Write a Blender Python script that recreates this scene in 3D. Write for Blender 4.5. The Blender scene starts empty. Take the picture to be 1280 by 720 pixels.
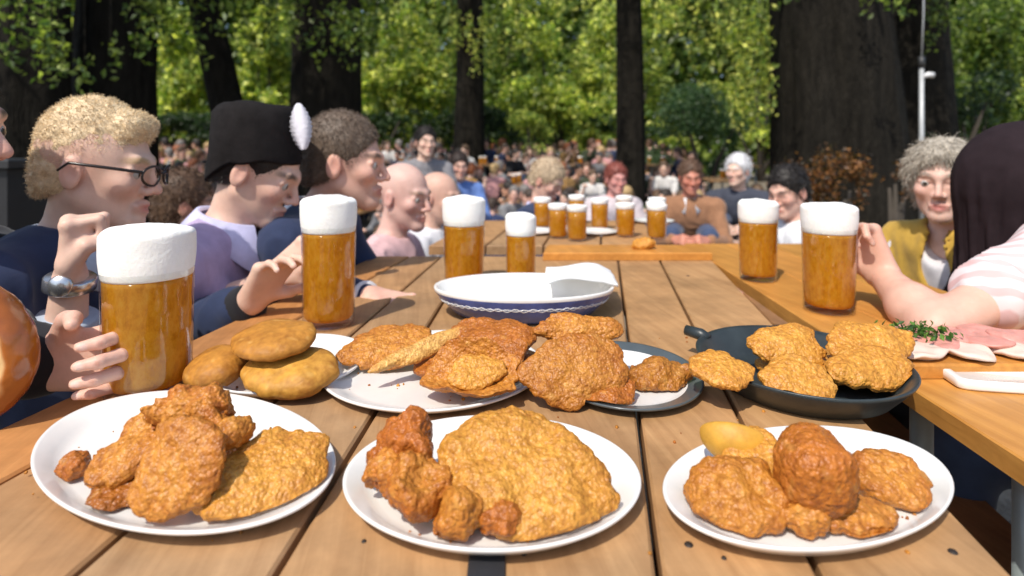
import bpy, math, random
import numpy as np
from mathutils import Vector, Matrix
random.seed(5)
SC = bpy.context.scene
COL = SC.collection
PI = math.pi
F = 725.0            # focal length in photo pixels
HZ = 190.0           # horizon row of the photo
CAMZ = 1.08          # camera height
TZ = 0.78            # table top height

def W(px, py, Y):
    """photo pixel at depth Y -> world point"""
    return np.array([(px - 640.0) / F * Y, Y, CAMZ - (py - HZ) * Y / F])

def T(px, py, h=0.0):
    """photo pixel of a point that lies h above the table top -> world point"""
    Y = (CAMZ - TZ - h) * F / (py - HZ)
    return np.array([(px - 640.0) / F * Y, Y, TZ + h])

def nrm(v):
    v = np.asarray(v, float)
    return v / (np.linalg.norm(v) + 1e-12)

# ---------------------------------------------------------------- noise
def _hash(i, j, k, seed):
    with np.errstate(over='ignore'):
        h = (i.astype(np.uint32) * np.uint32(374761393) + j.astype(np.uint32) * np.uint32(668265263)
             + k.astype(np.uint32) * np.uint32(2246822519) + np.uint32((seed * 3266489917) & 0xffffffff))
        h = (h ^ (h >> np.uint32(13))) * np.uint32(1274126177)
        h = (h ^ (h >> np.uint32(16))) * np.uint32(2654435761)
        h = h ^ (h >> np.uint32(15))
    return h.astype(np.float64) / 4294967295.0

def vnoise(P, seed=0):
    I = np.floor(P).astype(np.int64)
    f = P - I
    u = f * f * (3 - 2 * f)
    r = 0
    for a in (0, 1):
        for b in (0, 1):
            for c in (0, 1):
                w = (u[:, 0] if a else 1 - u[:, 0]) * (u[:, 1] if b else 1 - u[:, 1]) * (u[:, 2] if c else 1 - u[:, 2])
                r = r + w * _hash(I[:, 0] + a, I[:, 1] + b, I[:, 2] + c, seed)
    return r * 2 - 1

def fbm(P, seed=0, octaves=3):
    r, a, s = 0, 1.0, 0.0
    for o in range(octaves):
        r = r + a * vnoise(P * (2 ** o), seed + o * 17)
        s += a
        a *= 0.5
    return r / s

def worley(P, seed=0):
    I = np.floor(P).astype(np.int64)
    best = np.full(len(P), 9.0)
    for a in (-1, 0, 1):
        for b in (-1, 0, 1):
            for c in (-1, 0, 1):
                i, j, k = I[:, 0] + a, I[:, 1] + b, I[:, 2] + c
                q = np.stack([i + _hash(i, j, k, seed), j + _hash(i, j, k, seed + 1), k + _hash(i, j, k, seed + 2)], 1)
                best = np.minimum(best, ((P - q) ** 2).sum(1))
    return np.sqrt(best)

# ---------------------------------------------------------------- meshes
def mk(name, V, Fc, mat, parent=None, smooth=True, col=None, origin=None, mats=None, mi=None):
    V = np.asarray(V, np.float32)
    if origin is not None:
        V = V - np.asarray(origin, np.float32)
    me = bpy.data.meshes.new(name)
    if isinstance(Fc, np.ndarray):
        n, k = Fc.shape
        me.vertices.add(len(V)); me.vertices.foreach_set('co', V.ravel())
        me.loops.add(n * k); me.loops.foreach_set('vertex_index', Fc.astype(np.int32).ravel())
        me.polygons.add(n)
        me.polygons.foreach_set('loop_start', np.arange(0, n * k, k, dtype=np.int32))
        me.polygons.foreach_set('loop_total', np.full(n, k, np.int32))
        me.update(calc_edges=True)
    else:
        me.from_pydata([tuple(map(float, v)) for v in V], [], Fc)
        me.update()
    for m in (mats or [mat]):
        if m is not None:
            me.materials.append(m)
    if mi is not None:
        me.polygons.foreach_set('material_index', np.asarray(mi, np.int32))
    me.polygons.foreach_set('use_smooth', np.full(len(me.polygons), bool(smooth)))
    if col is not None:
        at = me.color_attributes.new('Col', 'FLOAT_COLOR', 'POINT')
        c = np.ones((len(V), 4), np.float32)
        c[:, :3] = col
        at.data.foreach_set('color', c.ravel())
    me.validate()
    o = bpy.data.objects.new(name, me)
    COL.objects.link(o)
    if parent is not None:
        o.parent = parent
    return o

def tag(o, label=None, cat=None, group=None, kind=None):
    if label: o['label'] = label
    if cat: o['category'] = cat
    if group: o['group'] = group
    if kind: o['kind'] = kind
    return o

def thing(name, label, cat, loc=(0, 0, 0), group=None):
    o = bpy.data.objects.new(name, None)
    o.empty_display_size = 0.05
    COL.objects.link(o)
    o.location = tuple(float(x) for x in loc)
    return tag(o, label, cat, group)

def copy_tree(o, parent=None):
    c = o.copy()
    COL.objects.link(c)
    c.parent = parent
    for ch in list(o.children):
        copy_tree(ch, c)
    return c

class MB:
    """collects simple solids into one mesh"""
    def __init__(s):
        s.V, s.F, s.C, s.n = [], [], [], 0
    def add(s, V, Fs, c=None):
        V = np.asarray(V, float)
        s.V.append(V)
        s.F += [tuple(int(i) + s.n for i in f) for f in Fs]
        s.C.append(np.tile(np.asarray(c if c is not None else (1, 1, 1), float), (len(V), 1)))
        s.n += len(V)
        return s
    def hexa(s, P, c=None, bev=0.0):
        """8 points: bottom ring 0-3 (ccw from above), top ring 4-7; bevelled top"""
        P = np.asarray(P, float)
        if bev > 0:
            top = P[4:8]; ctr = top.mean(0)
            ins = []
            for i in range(4):
                a = nrm(top[(i + 1) % 4] - top[i]) + nrm(top[(i - 1) % 4] - top[i])
                ins.append(top[i] + a * bev)
            low = top - np.array([0, 0, bev])
            V = np.vstack([P[:4], low, np.array(ins)])
            Fs = [(3, 2, 1, 0)] + [(i, (i + 1) % 4, 4 + (i + 1) % 4, 4 + i) for i in range(4)] \
                + [(4 + i, 4 + (i + 1) % 4, 8 + (i + 1) % 4, 8 + i) for i in range(4)] + [(8, 9, 10, 11)]
            return s.add(V, Fs, c)
        Fs = [(3, 2, 1, 0), (4, 5, 6, 7)] + [(i, (i + 1) % 4, 4 + (i + 1) % 4, 4 + i) for i in range(4)]
        return s.add(P, Fs, c)
    def box(s, lo, hi, c=None, bev=0.0):
        x0, y0, z0 = lo; x1, y1, z1 = hi
        return s.hexa([(x0, y0, z0), (x1, y0, z0), (x1, y1, z0), (x0, y1, z0),
                       (x0, y0, z1), (x1, y0, z1), (x1, y1, z1), (x0, y1, z1)], c, bev)
    def tube(s, pts, rad, n=10, c=None, cap=True):
        V, Fs = tube(pts, rad, n, cap)
        return s.add(V, Fs, c)
    def build(s, name, mat, parent=None, smooth=False, origin=None, color=False):
        V = np.vstack(s.V)
        return mk(name, V, s.F, mat, parent, smooth, np.vstack(s.C) if color else None, origin)

def tube(pts, rad, n=10, cap=True):
    pts = np.asarray(pts, float)
    m = len(pts)
    rad = np.broadcast_to(np.asarray(rad, float), (m,))
    V, Fs = [], []
    up = None
    for i in range(m):
        t = nrm(pts[min(i + 1, m - 1)] - pts[max(i - 1, 0)])
        if up is None:
            up = np.array([0, 0, 1.0]) if abs(t[2]) < 0.9 else np.array([1.0, 0, 0])
        a = nrm(up - t * np.dot(up, t)); b = np.cross(t, a)
        up = a
        for k in range(n):
            th = 2 * PI * k / n
            V.append(pts[i] + rad[i] * (a * math.cos(th) + b * math.sin(th)))
    for i in range(m - 1):
        for k in range(n):
            Fs.append((i * n + k, i * n + (k + 1) % n, (i + 1) * n + (k + 1) % n, (i + 1) * n + k))
    if cap:
        Fs.append(tuple(range(n))[::-1]); Fs.append(tuple(range((m - 1) * n, m * n)))
    return np.array(V), Fs

def lathe(prof, n=48, sx=1.0, sy=1.0, closed=True):
    """profile of (r, z); poles where r == 0"""
    V, Fs, rows = [], [], []
    for r, z in prof:
        if r < 1e-6:
            rows.append([len(V)]); V.append((0, 0, z))
        else:
            rows.append(list(range(len(V), len(V) + n)))
            V += [(r * sx * math.cos(2 * PI * k / n), r * sy * math.sin(2 * PI * k / n), z) for k in range(n)]
    for A, B in zip(rows, rows[1:]):
        for k in range(n):
            k2 = (k + 1) % n
            if len(A) == 1 and len(B) == 1: continue
            if len(A) == 1: Fs.append((A[0], B[k2], B[k]))
            elif len(B) == 1: Fs.append((A[k], A[k2], B[0]))
            else: Fs.append((A[k], A[k2], B[k2], B[k]))
    return np.array(V, float), Fs

_cs = {}
def cube_sphere(N):
    if N in _cs: return _cs[N]
    g = np.tan(np.linspace(-1, 1, N + 1) * PI / 4)
    U, Vv = np.meshgrid(g, g, indexing='ij')
    P, Q, off = [], [], 0
    one = np.ones_like(U)
    for X, Y, Z in ((one, U, Vv), (-one, Vv, U), (Vv, one, U), (U, -one, Vv), (U, Vv, one), (Vv, U, -one)):
        P.append(np.stack([X, Y, Z], -1).reshape(-1, 3))
        i, j = np.meshgrid(np.arange(N), np.arange(N), indexing='ij')
        a = (i * (N + 1) + j).ravel() + off
        Q.append(np.stack([a, a + N + 1, a + N + 2, a + 1], 1))
        off += (N + 1) ** 2
    P = np.vstack(P); Q = np.vstack(Q)
    P /= np.linalg.norm(P, axis=1, keepdims=True)
    _, first, inv = np.unique(np.round(P * 1e5).astype(np.int64), axis=0, return_index=True, return_inverse=True)
    _cs[N] = (P[first], inv.ravel()[Q])
    return _cs[N]

def vnormals(V, Q):
    n = np.cross(V[Q[:, 2]] - V[Q[:, 0]], V[Q[:, 3]] - V[Q[:, 1]])
    N = np.zeros_like(V)
    for k in range(4):
        np.add.at(N, Q[:, k], n)
    return N / (np.linalg.norm(N, axis=1, keepdims=True) + 1e-12)

# ---------------------------------------------------------------- signed distance sculpting
class SDF:
    def __init__(s, lo, hi, vox):
        s.lo = np.asarray(lo, float); s.v = vox
        s.n = np.ceil((np.asarray(hi, float) - s.lo) / vox).astype(int) + 1
        s.f = np.full(s.n, 1e3, np.float32); s.marks = []
    def win(s, lo, hi):
        a = np.clip(np.floor((np.asarray(lo) - s.lo) / s.v).astype(int), 0, s.n)
        b = np.clip(np.ceil((np.asarray(hi) - s.lo) / s.v).astype(int) + 1, 0, s.n)
        if (b <= a).any(): return None, None
        sl = tuple(slice(a[i], b[i]) for i in range(3))
        ax = [(s.lo[i] + np.arange(a[i], b[i]) * s.v).astype(np.float32) for i in range(3)]
        return sl, np.meshgrid(*ax, indexing='ij')
    def put(s, sl, d, k, op):
        f = s.f[sl]
        if op == 'add':
            h = np.maximum(k - np.abs(f - d), 0) / k
            s.f[sl] = np.minimum(f, d) - h * h * k * 0.25
        else:
            h = np.maximum(k - np.abs(f + d), 0) / k
            s.f[sl] = np.maximum(f, -d) + h * h * k * 0.25
    def cap(s, a, b, ra, rb=None, k=0.01, op='add'):
        rb = ra if rb is None else rb
        a = np.asarray(a, float); b = np.asarray(b, float)
        m = max(ra, rb) + k + 3 * s.v
        sl, G = s.win(np.minimum(a, b) - m, np.maximum(a, b) + m)
        if sl is None: return s
        ab = b - a; L = max(float(ab @ ab), 1e-12)
        t = ((G[0] - a[0]) * ab[0] + (G[1] - a[1]) * ab[1] + (G[2] - a[2]) * ab[2]) / L
        t = np.clip(t, 0, 1)
        d = np.sqrt((G[0] - a[0] - t * ab[0]) ** 2 + (G[1] - a[1] - t * ab[1]) ** 2 + (G[2] - a[2] - t * ab[2]) ** 2) - (ra + (rb - ra) * t)
        s.put(sl, d, k, op); return s
    def ell(s, c, r, R=None, k=0.01, op='add'):
        """R: rows are the ellipsoid's axes in world space"""
        c = np.asarray(c, float); r = np.asarray(r, float)
        R = np.eye(3) if R is None else np.asarray(R)
        m = r.max() + k + 3 * s.v
        sl, G = s.win(c - m, c + m)
        if sl is None: return s
        q = [(G[0] - c[0]) * R[i, 0] + (G[1] - c[1]) * R[i, 1] + (G[2] - c[2]) * R[i, 2] for i in range(3)]
        k0 = np.sqrt(sum((q[i] / r[i]) ** 2 for i in range(3)))
        k1 = np.sqrt(sum((q[i] / r[i] ** 2) ** 2 for i in range(3))) + 1e-9
        d = k0 * (k0 - 1) / k1
        s.put(sl, d, k, op); return s
    def halfspace(s, p, n, k=0.005):
        """removes everything on the side n points to"""
        sl, G = s.win(s.lo, s.lo + s.n * s.v)
        n = nrm(n)
        d = -((G[0] - p[0]) * n[0] + (G[1] - p[1]) * n[1] + (G[2] - p[2]) * n[2])
        s.put(sl, d, k, 'sub'); return s
    def mesh(s, relax=1):
        f, v = s.f, s.v
        f[0] = f[-1] = 1; f[:, 0] = f[:, -1] = 1; f[:, :, 0] = f[:, :, -1] = 1
        S = f < 0
        c = np.zeros(np.array(S.shape) - 1, np.int8)
        for a in (0, 1):
            for b in (0, 1):
                for d in (0, 1):
                    c += S[a:S.shape[0] - 1 + a, b:S.shape[1] - 1 + b, d:S.shape[2] - 1 + d]
        act = (c > 0) & (c < 8)
        ids = np.argwhere(act)
        if len(ids) == 0: return np.zeros((0, 3)), np.zeros((0, 4), int)
        idx = np.full(act.shape, -1, np.int32)
        idx[act] = np.arange(len(ids))
        acc = np.zeros((len(ids), 3)); cnt = np.zeros(len(ids))
        cor = [(a, b, d) for a in (0, 1) for b in (0, 1) for d in (0, 1)]
        for p in cor:
            for ax in range(3):
                if p[ax]: continue
                q = list(p); q[ax] = 1
                fa = f[ids[:, 0] + p[0], ids[:, 1] + p[1], ids[:, 2] + p[2]]
                fb = f[ids[:, 0] + q[0], ids[:, 1] + q[1], ids[:, 2] + q[2]]
                m = (fa < 0) != (fb < 0)
                t = np.where(m, fa / np.where(m, fa - fb, 1), 0)
                P = np.tile(np.array(p, float), (len(ids), 1)); P[:, ax] = t
                acc[m] += P[m]; cnt[m] += 1
        V = s.lo + (ids + acc / cnt[:, None]) * v
        Q = []
        for ax in range(3):
            o1, o2 = (ax + 1) % 3, (ax + 2) % 3
            sa = [slice(None)] * 3; sb = [slice(None)] * 3
            sa[ax] = slice(0, -1); sb[ax] = slice(1, None)
            A, B = S[tuple(sa)], S[tuple(sb)]
            e = np.argwhere(A != B)
            ins = A[e[:, 0], e[:, 1], e[:, 2]]
            def cell(d1, d2):
                q = e.copy(); q[:, o1] += d1; q[:, o2] += d2
                return idx[q[:, 0], q[:, 1], q[:, 2]]
            q4 = np.stack([cell(-1, -1), cell(0, -1), cell(0, 0), cell(-1, 0)], 1)
            q4[~ins] = q4[~ins][:, ::-1]
            Q.append(q4)
        Q = np.vstack(Q)
        for _ in range(relax):
            A = np.zeros_like(V); n = np.zeros(len(V))
            for k in range(4):
                np.add.at(A, Q[:, k], V[Q[:, (k + 1) % 4]] + V[Q[:, (k - 1) % 4]])
                np.add.at(n, Q[:, k], 2)
            V = 0.5 * V + 0.5 * A / np.maximum(n, 1)[:, None]
        return V, Q

# ---------------------------------------------------------------- materials
_m = {}
def mat(name, base=(.5, .5, .5), rough=.5, var=.12, scale=12., bump=0., bscale=90., spec=.5, sss=0., metal=0.,
        sheen=0., attr=False, trans=0., stretch=None, rot=0., bdist=.002, coat=0., rvar=0., sssr=(1, .35, .2)):
    if name in _m: return _m[name]
    m = bpy.data.materials.new(name); m.use_nodes = True
    nt = m.node_tree; N = nt.nodes; L = nt.links
    b = N['Principled BSDF']
    tc = N.new('ShaderNodeTexCoord'); mp = N.new('ShaderNodeMapping')
    L.new(tc.outputs['Object'], mp.inputs['Vector'])
    if stretch: mp.inputs['Scale'].default_value = stretch
    mp.inputs['Rotation'].default_value[2] = rot
    nz = N.new('ShaderNodeTexNoise'); nz.inputs['Scale'].default_value = scale
    nz.inputs['Detail'].default_value = 6; nz.inputs['Roughness'].default_value = .6
    L.new(mp.outputs['Vector'], nz.inputs['Vector'])
    rp = N.new('ShaderNodeValToRGB')
    rp.color_ramp.elements[0].position = .3; rp.color_ramp.elements[1].position = .7
    lo = [min(1, c * (1 - var)) for c in base]; hi = [min(1, c * (1 + var)) for c in base]
    rp.color_ramp.elements[0].color = (*lo, 1); rp.color_ramp.elements[1].color = (*hi, 1)
    L.new(nz.outputs['Fac'], rp.inputs['Fac'])
    out = rp.outputs['Color']
    if attr:
        at = N.new('ShaderNodeAttribute'); at.attribute_name = 'Col'
        mx = N.new('ShaderNodeMix'); mx.data_type = 'RGBA'; mx.blend_type = 'MULTIPLY'
        mx.inputs['Factor'].default_value = 1
        L.new(out, mx.inputs['A']); L.new(at.outputs['Color'], mx.inputs['B'])
        out = mx.outputs['Result']
    L.new(out, b.inputs['Base Color'])
    b.inputs['Roughness'].default_value = rough
    if rvar:
        mr = N.new('ShaderNodeMapRange')
        mr.inputs['To Min'].default_value = rough - rvar; mr.inputs['To Max'].default_value = rough + rvar
        L.new(nz.outputs['Fac'], mr.inputs['Value']); L.new(mr.outputs['Result'], b.inputs['Roughness'])
    b.inputs['Specular IOR Level'].default_value = spec
    b.inputs['Metallic'].default_value = metal
    if sss:
        b.inputs['Subsurface Weight'].default_value = sss
        b.inputs['Subsurface Radius'].default_value = sssr
        b.inputs['Subsurface Scale'].default_value = .008
    if sheen:
        b.inputs['Sheen Weight'].default_value = sheen
    if coat:
        b.inputs['Coat Weight'].default_value = coat; b.inputs['Coat Roughness'].default_value = .15
    if trans: b.inputs['Transmission Weight'].default_value = trans
    if bump:
        n2 = N.new('ShaderNodeTexNoise'); n2.inputs['Scale'].default_value = bscale; n2.inputs['Detail'].default_value = 5
        L.new(mp.outputs['Vector'], n2.inputs['Vector'])
        bp = N.new('ShaderNodeBump'); bp.inputs['Strength'].default_value = bump; bp.inputs['Distance'].default_value = bdist
        L.new(n2.outputs['Fac'], bp.inputs['Height']); L.new(bp.outputs['Normal'], b.inputs['Normal'])
    _m[name] = m
    return m

def wood_mat(name, dark, light, rot, rough=.55, attr=True, dirt=.32):
    """planks run along the mapped Y axis"""
    m = bpy.data.materials.new(name); m.use_nodes = True
    nt = m.node_tree; N = nt.nodes; L = nt.links; b = N['Principled BSDF']
    tc = N.new('ShaderNodeTexCoord'); mp = N.new('ShaderNodeMapping')
    mp.inputs['Rotation'].default_value[2] = rot
    L.new(tc.outputs['Object'], mp.inputs['Vector'])
    sc = N.new('ShaderNodeVectorMath'); sc.operation = 'MULTIPLY'; sc.inputs[1].default_value = (60, 2.5, 60)
    L.new(mp.outputs['Vector'], sc.inputs[0])
    at = N.new('ShaderNodeAttribute'); at.attribute_name = 'Col'
    sh = N.new('ShaderNodeVectorMath'); sh.operation = 'MULTIPLY_ADD'; sh.inputs[1].default_value = (0, 40, 40)
    L.new(at.outputs['Color'], sh.inputs[0]); L.new(sc.outputs[0], sh.inputs[2])
    g = N.new('ShaderNodeTexNoise'); g.inputs['Scale'].default_value = 1.0; g.inputs['Detail'].default_value = 7
    g.inputs['Roughness'].default_value = .65; g.inputs['Distortion'].default_value = .8
    L.new(sh.outputs[0], g.inputs['Vector'])
    rp = N.new('ShaderNodeValToRGB')
    rp.color_ramp.elements[0].position = .18; rp.color_ramp.elements[1].position = .74
    rp.color_ramp.elements[0].color = (*dark, 1); rp.color_ramp.elements[1].color = (*light, 1)
    L.new(g.outputs['Fac'], rp.inputs['Fac'])
    # broad weathering stains
    st = N.new('ShaderNodeTexNoise'); st.inputs['Scale'].default_value = 7.0; st.inputs['Detail'].default_value = 9; st.inputs['Roughness'].default_value = .68
    L.new(mp.outputs['Vector'], st.inputs['Vector'])
    sr = N.new('ShaderNodeMapRange'); sr.inputs['From Min'].default_value = .33; sr.inputs['From Max'].default_value = .62
    sr.inputs['To Min'].default_value = 1 - dirt; sr.inputs['To Max'].default_value = 1.08
    L.new(st.outputs['Fac'], sr.inputs['Value'])
    m1 = N.new('ShaderNodeMix'); m1.data_type = 'RGBA'; m1.blend_type = 'MULTIPLY'; m1.inputs['Factor'].default_value = 1
    L.new(rp.outputs['Color'], m1.inputs['A']); L.new(sr.outputs['Result'], m1.inputs['B'])
    out = m1.outputs['Result']
    if attr:
        m2 = N.new('ShaderNodeMix'); m2.data_type = 'RGBA'; m2.blend_type = 'MULTIPLY'; m2.inputs['Factor'].default_value = 1
        L.new(out, m2.inputs['A']); L.new(at.outputs['Color'], m2.inputs['B']); out = m2.outputs['Result']
    L.new(out, b.inputs['Base Color'])
    b.inputs['Roughness'].default_value = rough; b.inputs['Specular IOR Level'].default_value = .35
    bp = N.new('ShaderNodeBump'); bp.inputs['Strength'].default_value = .35; bp.inputs['Distance'].default_value = .001
    L.new(g.outputs['Fac'], bp.inputs['Height']); L.new(bp.outputs['Normal'], b.inputs['Normal'])
    return m

def leaf_mat(name, base, trans=.5):
    m = bpy.data.materials.new(name); m.use_nodes = True
    nt = m.node_tree; N = nt.nodes; L = nt.links
    N.remove(N['Principled BSDF']); out = N['Material Output']
    at = N.new('ShaderNodeAttribute'); at.attribute_name = 'Col'
    nz = N.new('ShaderNodeTexNoise'); nz.inputs['Scale'].default_value = 1.3
    tc = N.new('ShaderNodeTexCoord'); L.new(tc.outputs['Object'], nz.inputs['Vector'])
    rp = N.new('ShaderNodeValToRGB')
    rp.color_ramp.elements[0].position = .35; rp.color_ramp.elements[1].position = .65
    rp.color_ramp.elements[0].color = (*[c * .75 for c in base], 1); rp.color_ramp.elements[1].color = (*[c * 1.25 for c in base], 1)
    L.new(nz.outputs['Fac'], rp.inputs['Fac'])
    mx = N.new('ShaderNodeMix'); mx.data_type = 'RGBA'; mx.blend_type = 'MULTIPLY'; mx.inputs['Factor'].default_value = 1
    L.new(rp.outputs['Color'], mx.inputs['A']); L.new(at.outputs['Color'], mx.inputs['B'])
    d = N.new('ShaderNodeBsdfPrincipled'); d.inputs['Roughness'].default_value = .45
    L.new(mx.outputs['Result'], d.inputs['Base Color'])
    hs = N.new('ShaderNodeMix'); hs.data_type = 'RGBA'; hs.blend_type = 'MULTIPLY'; hs.inputs['Factor'].default_value = 1
    hs.inputs['B'].default_value = (1.95, 2.05, 1.2, 1)
    L.new(mx.outputs['Result'], hs.inputs['A'])
    t = N.new('ShaderNodeBsdfTranslucent'); L.new(hs.outputs['Result'], t.inputs['Color'])
    ms = N.new('ShaderNodeMixShader'); ms.inputs[0].default_value = trans
    L.new(d.outputs[0], ms.inputs[1]); L.new(t.outputs[0], ms.inputs[2]); L.new(ms.outputs[0], out.inputs['Surface'])
    return m

def glass_mat(name, tint=(.97, .98, .97), gl=.06):
    """thin clear glass: see-through with a mirror sheen at grazing angles"""
    m = bpy.data.materials.new(name); m.use_nodes = True
    nt = m.node_tree; N = nt.nodes; L = nt.links
    N.remove(N['Principled BSDF']); out = N['Material Output']
    tr = N.new('ShaderNodeBsdfTransparent'); tr.inputs['Color'].default_value = (*tint, 1)
    g = N.new('ShaderNodeBsdfGlossy'); g.inputs['Roughness'].default_value = .03
    lw = N.new('ShaderNodeLayerWeight'); lw.inputs['Blend'].default_value = .35
    mr = N.new('ShaderNodeMapRange'); mr.inputs['To Min'].default_value = gl; mr.inputs['To Max'].default_value = .75
    L.new(lw.outputs['Facing'], mr.inputs['Value'])
    mr.inputs['From Min'].default_value = .25
    nz = N.new('ShaderNodeTexNoise'); nz.inputs['Scale'].default_value = 60
    tc = N.new('ShaderNodeTexCoord'); L.new(tc.outputs['Object'], nz.inputs['Vector'])
    bp = N.new('ShaderNodeBump'); bp.inputs['Strength'].default_value = .12; bp.inputs['Distance'].default_value = .002
    L.new(nz.outputs['Fac'], bp.inputs['Height'])
    L.new(bp.outputs['Normal'], g.inputs['Normal'])
    ms = N.new('ShaderNodeMixShader')
    L.new(mr.outputs['Result'], ms.inputs[0]); L.new(tr.outputs[0], ms.inputs[1]); L.new(g.outputs[0], ms.inputs[2])
    L.new(ms.outputs[0], out.inputs['Surface'])
    return m

def beer_mat():
    m = bpy.data.materials.new('beer'); m.use_nodes = True
    nt = m.node_tree; N = nt.nodes; L = nt.links; b = N['Principled BSDF']; out = N['Material Output']
    tc = N.new('ShaderNodeTexCoord')
    v = N.new('ShaderNodeTexNoise'); v.inputs['Scale'].default_value = 130; v.inputs['Detail'].default_value = 4; v.inputs['Roughness'].default_value = .7
    mp = N.new('ShaderNodeMapping'); mp.inputs['Scale'].default_value = (1, 1, .6)
    L.new(tc.outputs['Object'], mp.inputs['Vector']); L.new(mp.outputs['Vector'], v.inputs['Vector'])
    rp = N.new('ShaderNodeValToRGB')
    e = rp.color_ramp.elements
    e[0].position = .27; e[0].color = (.66, .27, .016, 1)
    e[1].position = .78; e[1].color = (.93, .55, .07, 1)
    k = rp.color_ramp.elements.new(.5); k.color = (.86, .42, .028, 1)
    L.new(v.outputs['Fac'], rp.inputs['Fac'])
    L.new(rp.outputs['Color'], b.inputs['Base Color'])
    b.inputs['Roughness'].default_value = .12; b.inputs['IOR'].default_value = 1.33
    b.inputs['Transmission Weight'].default_value = .35
    t = N.new('ShaderNodeBsdfTranslucent'); L.new(rp.outputs['Color'], t.inputs['Color'])
    ms = N.new('ShaderNodeMixShader'); ms.inputs[0].default_value = .45
    L.new(b.outputs[0], ms.inputs[1]); L.new(t.outputs[0], ms.inputs[2]); L.new(ms.outputs[0], out.inputs['Surface'])
    return m
# ================================================================ camera, light
cam = bpy.data.cameras.new('camera'); co = bpy.data.objects.new('camera', cam); COL.objects.link(co)
co.location = (0, 0, CAMZ); co.rotation_euler = (PI / 2, 0, 0)
cam.sensor_width = 36; cam.lens = 36 * F / 1280; cam.shift_y = -170 / 1280
cam.clip_start = .02; cam.clip_end = 600
cam.dof.use_dof = True; cam.dof.focus_distance = .68; cam.dof.aperture_fstop = 4.0
SC.camera = co
SUN = nrm((-.30, -.52, .80))
world = bpy.data.worlds.new('World'); SC.world = world; world.use_nodes = True
wn = world.node_tree.nodes; bg = wn['Background']
sky = wn.new('ShaderNodeTexSky'); sky.sky_type = 'NISHITA'; sky.sun_disc = False
sky.sun_elevation = math.asin(SUN[2]); sky.sun_rotation = math.atan2(SUN[0], SUN[1])
sky.air_density = 1.0; sky.dust_density = 1.5
world.node_tree.links.new(sky.outputs[0], bg.inputs[0]); bg.inputs[1].default_value = .15
sl = bpy.data.lights.new('sun', 'SUN'); sl.energy = 3.6; sl.angle = math.radians(.53); sl.color = (1, .94, .84)
so = bpy.data.objects.new('sun', sl); COL.objects.link(so)
so.rotation_euler = Vector(SUN).to_track_quat('Z', 'Y').to_euler()
SC.view_settings.view_transform = 'Standard'; SC.view_settings.look = 'None'; SC.view_settings.exposure = EXPO if 'EXPO' in globals() else .26
SC.view_settings.gamma = 1
SC.cycles.use_denoising = True
try: SC.cycles.denoiser = 'OPENIMAGEDENOISE'
except Exception: pass
SC.cycles.max_bounces = 8; SC.cycles.transparent_max_bounces = 16
SC.cycles.sample_clamp_indirect = 6

# ================================================================ ground
g = mat('garden_gravel', (.20, .165, .12), .9, .35, 3, .8, 40, bdist=.02)
n = 60
xs = np.concatenate([[-300, -80], np.linspace(-20, 20, 80), [80, 300]]); ys = np.concatenate([[-60], np.linspace(-4, 34, 160), [90, 400]])
X, Y = np.meshgrid(xs, ys, indexing='ij')
def zg(x, y):
    """the garden steps down behind the terrace and climbs again in broad tiers"""
    x = np.asarray(x, float); y = np.asarray(y, float)
    st = lambda a, b: np.clip((y - a) / (b - a), 0, 1)
    z = -.98 * st(4.9, 6.0) + .36 * st(7.9, 8.25) + .33 * st(9.9, 10.25) + .31 * st(11.9, 12.25) + .20 * st(13.9, 14.25)
    return z * np.clip((4.3 - x) / .7, 0, 1)
Zg = zg(X.ravel(), Y.ravel()) + .012 * vnoise(np.stack([X.ravel() * .9, Y.ravel() * .9, X.ravel() * 0], 1), 3)
Vg = np.stack([X.ravel(), Y.ravel(), Zg], 1)
i, j = np.meshgrid(np.arange(len(xs) - 1), np.arange(len(ys) - 1), indexing='ij')
a = (i * len(ys) + j).ravel(); b2 = a + len(ys)
tag(mk('ground', Vg, np.stack([a, b2, b2 + 1, a + 1], 1), g), kind='structure')

# ================================================================ foliage helpers
def leaves(P, size, seed, cols, flat=.0, aspect=.6):
    """one small folded leaf per point"""
    R = np.random.RandomState(seed)
    n = len(P)
    d = R.normal(size=(n, 3)); d[:, 2] -= .35; d /= np.linalg.norm(d, axis=1, keepdims=True)
    u = R.normal(size=(n, 3)); u -= d * (u * d).sum(1, keepdims=True); u /= np.linalg.norm(u, axis=1, keepdims=True)
    w = np.cross(d, u)
    s = size * R.uniform(.6, 1.35, (n, 1))
    a = P - d * s * .5; b = P + d * s * .5
    l = P + u * s * aspect * .5 + w * s * .12 - d * s * .05
    r = P - u * s * aspect * .5 + w * s * .12 - d * s * .05
    V = np.stack([a, r, b, l], 1).reshape(-1, 3)
    Q = np.arange(4 * n).reshape(n, 4)
    c = np.asarray(cols)[R.randint(0, len(cols), n)] * R.uniform(.75, 1.25, (n, 1))
    return V, Q, np.repeat(c, 4, 0)

def cloud(R, n, blobs, hollow=.55):
    """points inside overlapping blobs, denser towards their outsides, broken by gaps"""
    B = np.asarray(blobs, float)
    vol = B[:, 3] * B[:, 4] * B[:, 5]
    k = R.choice(len(B), n * 3, p=vol / vol.sum())
    d = R.normal(size=(n * 3, 3)); d /= np.linalg.norm(d, axis=1, keepdims=True)
    r = (hollow + (1 - hollow) * R.rand(n * 3, 1)) * (1 + .25 * vnoise(d * 3.1 + k[:, None] * 7.0, 5))[:, None]
    P = B[k, :3] + d * r * B[k, 3:6]
    g_ = vnoise(P * 1.7, 11) + .6 * vnoise(P * 4.5, 12)
    P = P[g_ > -.08]
    return P[:n]

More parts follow.
